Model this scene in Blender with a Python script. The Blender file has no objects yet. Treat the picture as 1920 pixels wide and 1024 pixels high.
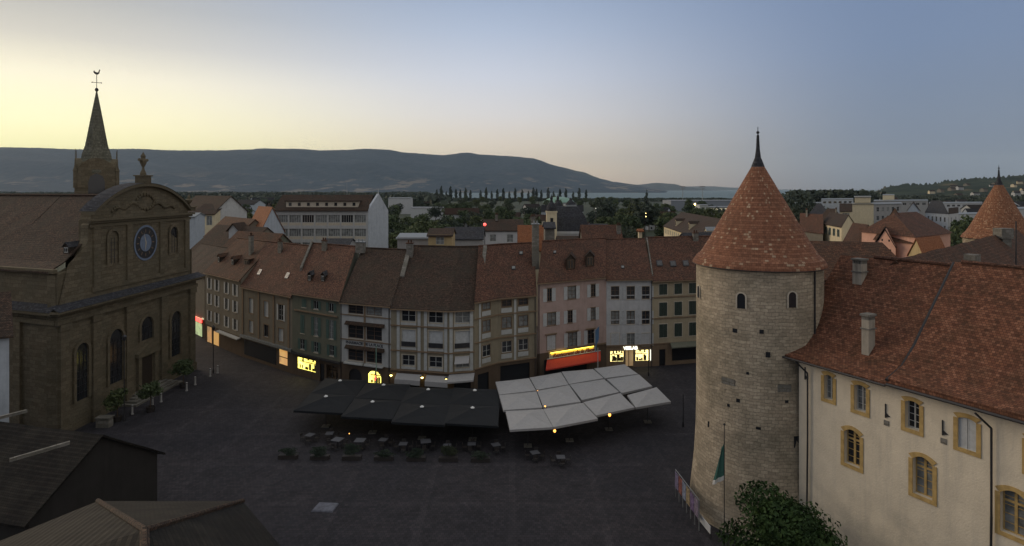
import bpy, math, random
from mathutils import Vector, Matrix
R = math.radians
random.seed(11)
S = bpy.context.scene
COL = S.collection
# ------------------------------------------------------------------ camera
F = 1144.0; HC = 26.0; HZ = 355.0          # focal length in photo pixels, camera height, horizon row
cam = bpy.data.objects.new('camera', bpy.data.cameras.new('camera')); COL.objects.link(cam); S.camera = cam
cam.location = (0, 0, HC); cam.rotation_euler = (math.pi / 2, 0, 0)
cam.data.sensor_width = 36; cam.data.lens = 36 * F / 1920; cam.data.shift_y = -(512 - HZ) / 1920
cam.data.clip_start = 0.3; cam.data.clip_end = 60000
# ------------------------------------------------------------------ world: clear sky after sunset, glow at the left
world = bpy.data.worlds.new("World"); S.world = world; world.use_nodes = True
wn = world.node_tree.nodes; wl = world.node_tree.links
bg = wn['Background']
def wnode(t, **k):
    n = wn.new(t)
    for a, b in k.items(): setattr(n, a, b)
    return n
tc = wnode('ShaderNodeTexCoord'); sep = wnode('ShaderNodeSeparateXYZ'); wl.new(tc.outputs['Generated'], sep.inputs[0])
flat = wnode('ShaderNodeVectorMath', operation='MULTIPLY'); wl.new(tc.outputs['Generated'], flat.inputs[0]); flat.inputs[1].default_value = (1, 1, 0)
nrm = wnode('ShaderNodeVectorMath', operation='NORMALIZE'); wl.new(flat.outputs[0], nrm.inputs[0])
SAZ = R(-46)                                # azimuth of the set sun, left of the view
dot = wnode('ShaderNodeVectorMath', operation='DOT_PRODUCT'); wl.new(nrm.outputs[0], dot.inputs[0]); dot.inputs[1].default_value = (math.sin(SAZ), math.cos(SAZ), 0)
acs = wnode('ShaderNodeMath', operation='ARCCOSINE'); wl.new(dot.outputs['Value'], acs.inputs[0])
def lin(c):
    return tuple(((v / 255) / 12.92 if v / 255 <= .04045 else ((v / 255 + .055) / 1.055) ** 2.4) for v in c) + (1,)
def ramp(stops):
    r = wnode('ShaderNodeValToRGB'); wl.new(sep.outputs['Z'], r.inputs[0]); e = r.color_ramp.elements
    while len(e) > 1: e.remove(e[-1])
    for i, (p, c) in enumerate(stops):
        x = e[0] if i == 0 else e.new(p)
        x.position = p; x.color = c
    return r
HI = (.70, .69, .67, 1)                      # unseen sky overhead and behind, brightened as added fill light
rA = ramp([(0, lin((300, 288, 170))), (.05, lin((302, 292, 212))), (.09, lin((296, 286, 228))), (.15, lin((276, 266, 234))), (.20, lin((228, 222, 208))), (.25, lin((198, 196, 190))), (.33, lin((168, 176, 190))), (.5, (.5, .5, .52, 1)), (1, HI)])
rB = ramp([(0, lin((232, 198, 160))), (.03, lin((246, 220, 184))), (.07, lin((244, 228, 206))), (.12, lin((232, 228, 226))), (.18, lin((213, 218, 230))), (.25, lin((184, 197, 219))), (.31, lin((160, 177, 204))), (.5, (.46, .47, .52, 1)), (1, HI)])
rC = ramp([(0, lin((112, 118, 130))), (.03, lin((120, 130, 147))), (.1, lin((124, 138, 160))), (.2, lin((120, 139, 170))), (.3, lin((116, 136, 170))), (.5, (.42, .43, .48, 1)), (1, HI)])
rD = ramp([(0, (.47, .43, .40, 1)), (.1, (.52, .485, .455, 1)), (.3, (.56, .535, .52, 1)), (1, HI)])
def mixw(a, b, lo, hi):
    m = wnode('ShaderNodeMapRange', interpolation_type='SMOOTHSTEP'); wl.new(acs.outputs[0], m.inputs[0])
    m.inputs[1].default_value = R(lo); m.inputs[2].default_value = R(hi)
    x = wnode('ShaderNodeMix', data_type='RGBA'); wl.new(m.outputs[0], x.inputs[0]); wl.new(a, x.inputs[6]); wl.new(b, x.inputs[7])
    return x.outputs[2]
w1 = mixw(rA.outputs[0], rB.outputs[0], 4, 46); w2 = mixw(w1, rC.outputs[0], 41, 80); w3 = mixw(w2, rD.outputs[0], 91, 135)
wl.new(w3, bg.inputs['Color']); bg.inputs['Strength'].default_value = 1.0
S.view_settings.view_transform = 'Standard'; S.view_settings.look = 'None'; S.view_settings.exposure = 0; S.view_settings.gamma = 1
# ------------------------------------------------------------------ the last warm light from the west, soft and very weak
sd = bpy.data.lights.new('sun', 'SUN'); sd.energy = 2.3; sd.angle = R(45); sd.color = (1, .78, .53)
sun = bpy.data.objects.new('sun', sd); COL.objects.link(sun)
sdir = Vector((math.sin(R(-62)) * math.cos(R(10)), math.cos(R(-62)) * math.cos(R(10)), math.sin(R(10))))
sun.rotation_euler = sdir.to_track_quat('Z', 'Y').to_euler(); sun.location = (-60, 30, 80)
S.cycles.use_adaptive_sampling = True

# ------------------------------------------------------------------ materials
def mat(name, base=(.5, .5, .5), rough=.8, metal=0, spec=.3):
    m = bpy.data.materials.new(name); m.use_nodes = True
    b = m.node_tree.nodes['Principled BSDF']
    b.inputs['Base Color'].default_value = tuple(base) + (1,)
    b.inputs['Roughness'].default_value = rough; b.inputs['Metallic'].default_value = metal
    b.inputs['Specular IOR Level'].default_value = spec
    return m, m.node_tree.nodes, m.node_tree.links, b
def ramp2(n, l, src, stops):
    r = n.new('ShaderNodeValToRGB'); l.new(src, r.inputs[0]); e = r.color_ramp.elements
    while len(e) > 1: e.remove(e[-1])
    for i, (p, c) in enumerate(stops):
        x = e[0] if i == 0 else e.new(p)
        x.position = p; x.color = tuple(c) + (1,)
    return r.outputs[0]
def noise(n, l, scale, detail=4, coord='Object', rough=.6, vec=None):
    t = n.new('ShaderNodeTexNoise'); t.inputs['Scale'].default_value = scale; t.inputs['Detail'].default_value = detail; t.inputs['Roughness'].default_value = rough
    if vec is None:
        c = n.new('ShaderNodeTexCoord'); vec = c.outputs[coord]
    l.new(vec, t.inputs['Vector'])
    return t.outputs['Fac']
def mixc(n, l, fac, a, b, mode='MIX'):
    x = n.new('ShaderNodeMix'); x.data_type = 'RGBA'; x.blend_type = mode
    for s, v in ((0, fac), (6, a), (7, b)):
        if hasattr(v, 'links'): l.new(v, x.inputs[s])
        elif s == 0: x.inputs[0].default_value = v
        else: x.inputs[s].default_value = tuple(v) + (1,)
    return x.outputs[2]
def bump(n, l, b, h, strength=.3, dist=.02):
    u = n.new('ShaderNodeBump'); u.inputs['Strength'].default_value = strength; u.inputs['Distance'].default_value = dist
    l.new(h, u.inputs['Height']); l.new(u.outputs[0], b.inputs['Normal'])
def bricknode(n, l, w, h, mortar=.012, off=.5, msmooth=.1, warp=0):
    t = n.new('ShaderNodeTexBrick'); c = n.new('ShaderNodeTexCoord')
    if warp:
        nz = n.new('ShaderNodeTexNoise'); nz.inputs['Scale'].default_value = 1.3; nz.inputs['Detail'].default_value = 3; l.new(c.outputs['UV'], nz.inputs['Vector'])
        va = n.new('ShaderNodeVectorMath'); va.operation = 'MULTIPLY_ADD'; l.new(nz.outputs['Color'], va.inputs[0]); va.inputs[1].default_value = (warp, warp, 0); l.new(c.outputs['UV'], va.inputs[2]); l.new(va.outputs[0], t.inputs['Vector'])
    else: l.new(c.outputs['UV'], t.inputs['Vector'])
    t.inputs['Scale'].default_value = 1; t.inputs['Brick Width'].default_value = w; t.inputs['Row Height'].default_value = h
    t.inputs['Mortar Size'].default_value = mortar; t.inputs['Mortar Smooth'].default_value = msmooth; t.offset = off
    t.inputs['Color1'].default_value = (0, 0, 0, 1); t.inputs['Color2'].default_value = (1, 1, 1, 1); t.inputs['Mortar'].default_value = (.5, .5, .5, 1)
    return t
def tile_mat(name, stops, w=.18, h=.16, dirt=(.05, .045, .035), dirtamt=.5, nscale=.5):
    m, n, l, b = mat(name, rough=.85, spec=.15)
    t = bricknode(n, l, w, h, .012)
    c = ramp2(n, l, t.outputs['Color'], stops)
    nf = noise(n, l, nscale, 6, rough=.7)
    f = ramp2(n, l, nf, [(.42, (0, 0, 0)), (.68, (dirtamt,) * 3)])
    c = mixc(n, l, f, c, dirt)
    nf2 = noise(n, l, 5, 3)
    c = mixc(n, l, .55, c, ramp2(n, l, nf2, [(.25, (.35, .35, .35)), (.75, (1.0, 1.0, 1.0))]), 'MULTIPLY')
    c = mixc(n, l, t.outputs['Fac'], c, tuple(.45 * v for v in stops[0][1]))
    l.new(c, b.inputs['Base Color'])
    sx = n.new('ShaderNodeSeparateXYZ'); tcn = n.new('ShaderNodeTexCoord'); l.new(tcn.outputs['UV'], sx.inputs[0])
    md = n.new('ShaderNodeMath'); md.operation = 'PINGPONG'; l.new(sx.outputs['Y'], md.inputs[0]); md.inputs[1].default_value = h
    bump(n, l, b, md.outputs[0], .9, .15)
    return m
RED = [(0, (.062, .036, .028)), (.35, (.108, .053, .037)), (.7, (.152, .073, .05)), (1, (.20, .105, .073))]
M = {}
M['tile_red'] = tile_mat('old red roof tiles', RED)
M['tile_brown'] = tile_mat('brown roof tiles', [(0, (.06, .032, .022)), (.5, (.10, .048, .03)), (1, (.17, .085, .05))], dirtamt=.75)
M['tile_dark'] = tile_mat('dark weathered roof tiles', [(0, (.035, .026, .022)), (.5, (.065, .042, .032)), (1, (.11, .07, .05))], dirtamt=.8)
M['tile_orange'] = tile_mat('newer orange roof tiles', [(0, (.22, .085, .04)), (.5, (.28, .11, .05)), (1, (.34, .15, .075))], dirtamt=.2)
M['tile_cone'] = tile_mat('round tower tiles', [(0, (.19, .085, .053)), (.5, (.25, .113, .068)), (.93, (.295, .14, .085)), (.95, (.38, .25, .165)), (1, (.44, .32, .22))], w=.30, h=.2, dirtamt=.3)
M['tile_cone_far'] = tile_mat('orange round tower tiles', [(0, (.19, .088, .052)), (.5, (.26, .12, .068)), (.85, (.32, .155, .09)), (1, (.42, .27, .17))], w=.24, h=.2, dirtamt=.15)
M['tile_castle'] = tile_mat('castle roof tiles', [(0, (.10, .045, .029)), (.3, (.155, .066, .041)), (.7, (.205, .090, .054)), (1, (.26, .125, .08))], w=.20, h=.17, dirt=(.05, .035, .022), dirtamt=.65, nscale=.9)
M['spire_slate'] = tile_mat('weathered greenish spire slate', [(0, (.11, .11, .085)), (.5, (.15, .15, .115)), (1, (.20, .19, .15))], w=.3, h=.22, dirtamt=.2)
M['slate'] = tile_mat('dark slate', [(0, (.03, .032, .04)), (.5, (.045, .048, .058)), (1, (.075, .078, .09))], w=.3, h=.2, dirtamt=.3)
def stone_mat(name, a, b_, w=.5, h=.24, mortar=(.16, .14, .11), stain=(.1, .1, .075), amt=.5):
    m, n, l, b = mat(name, rough=.92, spec=.1)
    t = bricknode(n, l, w, h, .02, msmooth=.6, warp=.35)
    dn = noise(n, l, 1.4, 5)
    c = ramp2(n, l, t.outputs['Color'], [(0, a), (1, b_)])
    c = mixc(n, l, t.outputs['Fac'], c, mortar)
    c = mixc(n, l, ramp2(n, l, noise(n, l, .28, 8, rough=.72), [(.4, (0, 0, 0)), (.7, (amt,) * 3)]), c, stain)
    c = mixc(n, l, .6, c, ramp2(n, l, noise(n, l, 6, 4), [(.25, (.45, .45, .45)), (.75, (1.0, 1.0, 1.0))]), 'MULTIPLY')
    l.new(c, b.inputs['Base Color'])
    x = n.new('ShaderNodeMath'); x.operation = 'SUBTRACT'; l.new(noise(n, l, 7, 4), x.inputs[0]); l.new(t.outputs['Fac'], x.inputs[1])
    bump(n, l, b, x.outputs[0], .7, .04)
    return m
M['stone_tower'] = stone_mat('tower masonry', (.40, .335, .25), (.57, .485, .365), w=.52, h=.25, mortar=(.33, .285, .22), amt=.65)
M['stone_church'] = stone_mat('yellow Jura stone', (.125, .104, .07), (.185, .155, .108), w=.9, h=.4, mortar=(.12, .09, .06))
M['stone_grey'] = stone_mat('grey stone', (.16, .155, .14), (.26, .25, .23), w=.6, h=.3)
M['cobble'] = None
def stucco(name, c, var=.14, stain=None, scale=1.2, amt=.5, foot_shade=0):
    m, n, l, b = mat(name, c, .93, spec=.1)
    nf = noise(n, l, scale, 6, rough=.65)
    col = ramp2(n, l, nf, [(.25, tuple(v * (1 - var) for v in c)), (.75, tuple(min(1, v * (1 + var * .6)) for v in c))])
    # rain streaks and grime with a shape of their own
    tcn = n.new('ShaderNodeTexCoord'); mp = n.new('ShaderNodeMapping'); mp.inputs['Scale'].default_value = (1.6, 1.6, .16); l.new(tcn.outputs['Object'], mp.inputs[0])
    sf = noise(n, l, 1.0, 6, rough=.7, vec=mp.outputs[0])
    col = mixc(n, l, ramp2(n, l, sf, [(.5, (0, 0, 0)), (.78, (amt,) * 3)]), col, stain or tuple(v * .5 for v in c))
    if foot_shade:  # shade from tree and ground, put into the colour of the lower wall
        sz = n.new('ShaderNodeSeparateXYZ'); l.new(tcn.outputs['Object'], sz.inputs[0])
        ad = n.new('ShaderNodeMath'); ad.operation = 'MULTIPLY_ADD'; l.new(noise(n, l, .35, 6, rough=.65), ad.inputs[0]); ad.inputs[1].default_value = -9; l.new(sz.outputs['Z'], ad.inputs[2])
        mr = n.new('ShaderNodeMapRange'); l.new(ad.outputs[0], mr.inputs[0]); mr.inputs[1].default_value = foot_shade - 4.5; mr.inputs[2].default_value = foot_shade - 8.5; mr.inputs[4].default_value = .7
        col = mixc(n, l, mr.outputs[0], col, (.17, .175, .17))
    l.new(col, b.inputs['Base Color'])
    bump(n, l, b, noise(n, l, 30 if not foot_shade else 9, 4), .25 if not foot_shade else .5, .01 if not foot_shade else .05)
    return m
def paint(name, c, rough=.6, var=.12, scale=3, metal=0, spec=.3):
    m, n, l, b = mat(name, c, rough, metal, spec)
    col = ramp2(n, l, noise(n, l, scale, 4), [(.3, tuple(v * (1 - var) for v in c)), (.7, tuple(min(1, v * (1 + var)) for v in c))])
    l.new(col, b.inputs['Base Color'])
    return m
def emit(name, c, s, base=(.5, .5, .5), pattern=None):
    m, n, l, b = mat(name, base, .5)
    b.inputs['Emission Color'].default_value = tuple(c) + (1,); b.inputs['Emission Strength'].default_value = s
    if pattern:
        v = n.new('ShaderNodeTexVoronoi'); v.inputs['Scale'].default_value = pattern; tcn = n.new('ShaderNodeTexCoord'); l.new(tcn.outputs['UV'], v.inputs['Vector'])
        o = ramp2(n, l, v.outputs['Color'], [(0, tuple(x * .25 for x in c)), (.5, c), (1, tuple(min(1, x * 1.3) for x in c))])
        l.new(o, b.inputs['Emission Color'])
    return m
M['white_wall'] = stucco('lime white wall', (.60, .54, .43), stain=(.36, .34, .30), amt=.5, scale=.8, foot_shade=5.2)
M['pink'] = stucco('dusty pink render', (.37, .285, .26))
M['pink_far'] = stucco('salmon render', (.56, .33, .25))
M['white'] = stucco('off white render', (.38, .39, .39))
M['cream'] = stucco('cream render', (.60, .52, .36))
M['yellow'] = stucco('ochre yellow render', (.40, .31, .17))
M['yellow2'] = stucco('pale ochre render', (.34, .295, .21))
M['ochre'] = stucco('ochre and grey render', (.225, .20, .148))
M['grey'] = stucco('grey render', (.30, .30, .30))
M['bluegrey'] = stucco('pale blue grey render', (.38, .42, .47))
M['palegrey'] = stucco('pale grey render', (.44, .45, .46))
M['beige'] = stucco('beige render', (.19, .172, .14))
M['greenish'] = stucco('greenish beige render', (.135, .14, .11))
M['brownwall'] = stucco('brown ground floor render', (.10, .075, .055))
M['trim'] = paint('pale stone trim', (.42, .38, .31), .85)
M['trim_white'] = paint('white pilaster paint', (.36, .375, .37), .7)
M['trim_yellow'] = paint('yellow stone trim', (.38, .265, .105), .85, var=.22)
M['trim_dark'] = paint('dark stone trim', (.18, .13, .085), .85)
M['shutter_white'] = paint('pale shutter paint', (.40, .42, .43), .6)
M['shutter_green'] = paint('green shutter paint', (.055, .10, .09), .6)
M['shutter_dark'] = paint('dark green shutter paint', (.03, .045, .038), .6)
M['frame'] = paint('grey white window paint', (.38, .39, .38), .5)
M['frame_brown'] = paint('brown window paint', (.11, .07, .045), .5)
M['glass'] = mat('window glass', (.02, .022, .026), .12, 0, .6)[0]
M['glass_curtain'] = paint('window with pale curtain', (.16, .17, .17), .35, var=.5, scale=1.5)
M['metal_dark'] = paint('dark metal', (.035, .035, .038), .5, metal=.3)
M['metal_grey'] = paint('grey metal', (.25, .26, .27), .45, metal=.5)
M['zinc'] = paint('zinc sheet', (.20, .22, .235), .5, metal=.5)
M['verdigris'] = paint('green copper', (.16, .27, .22), .6)
M['wood'] = paint('dark wood', (.03, .022, .016), .75)
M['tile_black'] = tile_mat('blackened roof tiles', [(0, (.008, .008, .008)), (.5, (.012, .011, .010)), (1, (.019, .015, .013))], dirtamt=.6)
M['chimney_wall'] = stucco('stained chimney render', (.34, .31, .26), stain=(.10, .09, .07), amt=.9, scale=2)
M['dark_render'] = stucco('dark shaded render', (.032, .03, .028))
M['canvas_white'] = paint('white canvas', (.30, .30, .305), .9, var=.06)
M['canvas_dark'] = paint('dark blue canvas', (.007, .009, .012), .85, var=.12)
M['canvas_red'] = paint('red awning canvas', (.42, .05, .03), .85)
M['finial'] = paint('white plastic cap', (.6, .62, .62), .5)
M['plastic_dark'] = paint('dark chair plastic', (.03, .026, .025), .6)
M['table_white'] = paint('pale table top', (.08, .083, .095), .5)
M['slab_stone'] = paint('bluish slab stone', (.10, .105, .13), .8, var=.3)
M['bark'] = paint('bark', (.07, .05, .035), .9)
M['asphalt_far'] = paint('distant flat roof', (.2, .22, .25), .9)
M['blue_cloth'] = paint('blue cloth', (.10, .20, .34), .9)
M['green_cloth'] = paint('green cloth', (.045, .12, .10), .9)
M['white_cloth'] = paint('white cloth', (.55, .55, .53), .9)
M['lit_shop'] = emit('lit shop interior', (1, .78, .14), 2.0, pattern=3.5)
M['lit_bright'] = emit('bright optician interior', (1, .76, .28), 2.0, pattern=3)
M['lit_warm'] = emit('warm lit window', (1, .48, .10), .55, pattern=1.2)
M['lit_brown'] = emit('dim amber shop doorway', (1, .55, .15), .16)
M['lit_green'] = emit('greenish lit shop', (.62, .85, .34), .5, pattern=1.3)
M['lit_yellow'] = emit('yellow light tube', (1, .72, .06), 4.0)
M['lit_sign'] = emit('tube light stand-in', (1, .62, .05), .55, (.7, .5, .2))  # emission standing in for the tube's light on the sign board
M['lit_white'] = emit('white sign letters', (1, 1, .82), 1.7)
M['lit_lamp'] = emit('wall lamp glow', (1, .74, .22), 9.0)
M['lit_orange'] = emit('orange lantern glow', (1, .40, .05), 3.0)
M['lit_dim'] = emit('dim lit windows', (1, .86, .5), .5)
M['lit_red'] = emit('red lamp', (1, .06, .04), 2.2)
M['lit_door'] = emit('orange lit passage', (1, .42, .03), .42, pattern=.8)
M['red_letter'] = paint('red brown letters', (.20, .03, .01), .8)
M['dark_letter'] = paint('dark letters', (.04, .045, .06), .8)
def foliage(name, a, b_, c_):
    m, n, l, b = mat(name, a, .75, spec=.15)
    oi = n.new('ShaderNodeObjectInfo')
    col = ramp2(n, l, noise(n, l, 1.1, 4), [(.3, a), (.55, b_), (.75, c_)])
    rr = ramp2(n, l, oi.outputs['Random'], [(0, (.7, .75, .7)), (.5, (1, 1, 1)), (1, (1.15, 1.0, .8))])
    l.new(mixc(n, l, 1.0, col, rr, 'MULTIPLY'), b.inputs['Base Color'])
    return m
M['leaf'] = foliage('broadleaf foliage', (.042, .060, .034), (.066, .090, .044), (.095, .122, .06))
M['leaf_near'] = foliage('bush foliage', (.016, .034, .013), (.032, .06, .018), (.058, .092, .024))
M['leaf_dark'] = foliage('dark foliage', (.026, .038, .030), (.042, .056, .042), (.06, .078, .052))
M['leaf_red'] = foliage('copper beech foliage', (.06, .03, .022), (.09, .045, .035), (.11, .06, .045))
# ------------------------------------------------------------------ helpers
def link(o): COL.objects.link(o); return o
def tag(o, label=None, cat=None, group=None, kind=None):
    if label: o['label'] = label
    if cat: o['category'] = cat
    if group: o['group'] = group
    if kind: o['kind'] = kind
    return o
def thing(name, loc, label, cat, group=None):
    o = bpy.data.objects.new(name, None); link(o); o.location = loc; o.empty_display_size = .5
    return tag(o, label, cat, group)
def origin(parent):
    v = Vector((0, 0, 0))
    while parent: v = v + parent.location; parent = parent.parent
    return v
class MB:
    def __init__(s): s.v = []; s.f = []; s.uv = []
    def face(s, pts, uv=None):
        i = len(s.v); s.v += [Vector(p) for p in pts]; s.f.append(tuple(range(i, i + len(pts)))); s.uv.append(uv)
        return s
    def hexa(s, a, b):     # a: 4 bottom points ccw seen from above, b: 4 top points
        s.face([a[3], a[2], a[1], a[0]]); s.face(b)
        for i in range(4):
            j = (i + 1) % 4; s.face([a[i], a[j], b[j], b[i]])
        return s
    def box(s, x0, x1, y0, y1, z0, z1):
        return s.hexa([(x0, y0, z0), (x1, y0, z0), (x1, y1, z0), (x0, y1, z0)], [(x0, y0, z1), (x1, y0, z1), (x1, y1, z1), (x0, y1, z1)])
    def fbox(s, f, s0, s1, d0, d1, z0, z1):     # box in facade coordinates (d grows away from the viewer)
        a = [f.W(s0, d0, z0), f.W(s1, d0, z0), f.W(s1, d1, z0), f.W(s0, d1, z0)]
        b = [f.W(s0, d0, z1), f.W(s1, d0, z1), f.W(s1, d1, z1), f.W(s0, d1, z1)]
        return s.hexa(a, b)
    def tube(s, p0, p1, r0, r1=None, n=8, cap=True):
        p0 = Vector(p0); p1 = Vector(p1); r1 = r0 if r1 is None else r1
        d = (p1 - p0).normalized(); a = d.orthogonal().normalized(); b = d.cross(a)
        c0 = [p0 + (a * math.cos(t) + b * math.sin(t)) * r0 for t in [2 * math.pi * i / n for i in range(n)]]
        c1 = [p1 + (a * math.cos(t) + b * math.sin(t)) * r1 for t in [2 * math.pi * i / n for i in range(n)]]
        for i in range(n):
            j = (i + 1) % n; s.face([c0[i], c0[j], c1[j], c1[i]])
        if cap: s.face(c0[::-1]); s.face(c1)
        return s
    def lathe(s, prof, cx, cy, n=32, a0=0, rref=None, squash=None):
        rr = rref or max(r for r, z in prof); v = 0
        for k in range(len(prof) - 1):
            (r0, z0), (r1, z1) = prof[k], prof[k + 1]; dv = math.hypot(r1 - r0, z1 - z0)
            for i in range(n):
                t0 = a0 + 2 * math.pi * i / n; t1 = a0 + 2 * math.pi * (i + 1) / n
                q = [(cx + r0 * math.cos(t0), cy + r0 * math.sin(t0), z0), (cx + r0 * math.cos(t1), cy + r0 * math.sin(t1), z0), (cx + r1 * math.cos(t1), cy + r1 * math.sin(t1), z1), (cx + r1 * math.cos(t0), cy + r1 * math.sin(t0), z1)]
                u0 = (t0 - a0) * rr; u1 = (t1 - a0) * rr
                if r1 < 1e-4: s.face(q[:3], [(u0, v), (u1, v), ((u0 + u1) / 2, v + dv)])
                elif r0 < 1e-4: s.face([q[0], q[2], q[3]], [(u0, v), (u1, v + dv), (u0, v + dv)])
                else: s.face(q, [(u0, v), (u1, v), (u1, v + dv), (u0, v + dv)])
            v += dv
        return s
    def ball(s, c, r, n=8, m=5, sz=1):
        prof = [(max(0, r * math.sin(math.pi * k / m)), c[2] - r * sz * math.cos(math.pi * k / m)) for k in range(m + 1)]
        prof[0] = (0, prof[0][1]); prof[-1] = (0, prof[-1][1])
        return s.lathe(prof, c[0], c[1], n)
    def extrude(s, poly, vec):   # planar polygon (3d points) extruded by vec
        poly = [Vector(p) for p in poly]; vec = Vector(vec); q = [p + vec for p in poly]
        s.face(poly[::-1]); s.face(q)
        for i in range(len(poly)):
            j = (i + 1) % len(poly); s.face([poly[i], poly[j], q[j], q[i]])
        return s
    def build(s, name, m, parent=None, smooth=False):
        off = origin(parent)
        # merge identical vertices
        idx = {}; verts = []; mp = []
        for p in s.v:
            q = p - off; k = (round(q.x, 4), round(q.y, 4), round(q.z, 4))
            if k not in idx: idx[k] = len(verts); verts.append(q[:])
            mp.append(idx[k])
        faces = []; uvs = []
        for f, uv in zip(s.f, s.uv):
            g = [mp[i] for i in f]
            if len(set(g)) < len(g): 
                if len(set(g)) < 3: continue
                h = []; hu = []
                for i, x in enumerate(g):
                    if x not in h: h.append(x); hu.append(uv[i] if uv else None)
                g = h; uv = hu if uv else None
            faces.append(g); uvs.append(uv)
        me = bpy.data.meshes.new(name); me.from_pydata(verts, [], faces); me.validate(); 
        if len(me.polygons) == len(faces):
            ul = me.uv_layers.new(name='UVMap').data
            for p in me.polygons:
                uv = uvs[p.index]
                if uv is None:
                    n = p.normal; t = Vector((-n.y, n.x, 0))
                    t = t.normalized() if t.length > .05 else Vector((1, 0, 0))
                    w = n.cross(t)
                    for li in p.loop_indices:
                        c = me.vertices[me.loops[li].vertex_index].co
                        ul[li].uv = (c.dot(t), c.dot(w))
                else:
                    for li, q in zip(p.loop_indices, uv): ul[li].uv = q
        if smooth:
            for p in me.polygons: p.use_smooth = True
        me.materials.append(M[m] if isinstance(m, str) else m)
        o = bpy.data.objects.new(name, me); link(o); o.parent = parent
        return o
def XY(px, Y): return ((px - 960) / F * Y, Y)
def ZZ(py, Y): return HC - (py - HZ) / F * Y
def GY(py, z=0): return (HC - z) * F / (py - HZ)
class Fac:
    """a facade plane from p0 to p1 (left to right as seen from the square); back = direction of depth"""
    def __init__(s, p0, p1, back=None):
        s.p0 = Vector(p0); s.p1 = Vector(p1); s.L = (s.p1 - s.p0).length; s.u = (s.p1 - s.p0) / s.L
        s.n = Vector((s.u.y, -s.u.x)); s.b = Vector(back) if back else -s.n
    def W(s, a, d, z):
        q = s.p0 + s.u * a + s.b * d
        return Vector((q.x, q.y, z))
    def s_at(s, px, d=0):
        k = (px - 960) / F; o = s.p0 + s.b * d
        return (k * o.y - o.x) / (s.u.x - k * s.u.y)
    def pix(s, px, py, d=0):
        a = s.s_at(px, d); Y = (s.p0 + s.b * d + s.u * a).y
        return a, ZZ(py, Y)
    def hit(s, prof, px, py):      # point of a roof profile [(d,z)..] under a pixel of the survey photograph
        best = None
        for k in range(len(prof) - 1):
            for j in range(41):
                t = j / 40; d = prof[k][0] * (1 - t) + prof[k + 1][0] * t; z = prof[k][1] * (1 - t) + prof[k + 1][1] * t
                a, zz = s.pix(px, py, d); e = abs(zz - z)
                if best is None or e < best[0]: best = (e, a, d, z)
        return best[1:]
def slope_z(prof, d):
    for (d0, z0), (d1, z1) in zip(prof, prof[1:]):
        if d0 <= d <= d1: return z0 + (z1 - z0) * (d - d0) / (d1 - d0)
    return prof[-1][1]
def wall_holes(f, s0, s1, z0, z1, holes, d=0, depth=.2):
    """front wall skin with real window openings and reveals"""
    mb = MB(); xs = sorted(set([s0, s1] + [h[0] for h in holes] + [h[1] for h in holes])); zs = sorted(set([z0, z1] + [h[2] for h in holes] + [h[3] for h in holes]))
    xs = [x for x in xs if s0 <= x <= s1]; zs = [z for z in zs if z0 <= z <= z1]
    for i in range(len(xs) - 1):
        for j in range(len(zs) - 1):
            cx = (xs[i] + xs[i + 1]) / 2; cz = (zs[j] + zs[j + 1]) / 2
            if any(h[0] < cx < h[1] and h[2] < cz < h[3] for h in holes): continue
            mb.face([f.W(xs[i], d, zs[j]), f.W(xs[i + 1], d, zs[j]), f.W(xs[i + 1], d, zs[j + 1]), f.W(xs[i], d, zs[j + 1])])
    for a, b, c, e in holes:
        for q in ([(a, c), (a, e)], [(b, e), (b, c)], [(b, c), (a, c)], [(a, e), (b, e)]):
            (p, r), (p2, r2) = q
            mb.face([f.W(p, d, r), f.W(p2, d, r2), f.W(p2, d + depth, r2), f.W(p, d + depth, r)])
    return mb
WR = random.Random(99)
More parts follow.
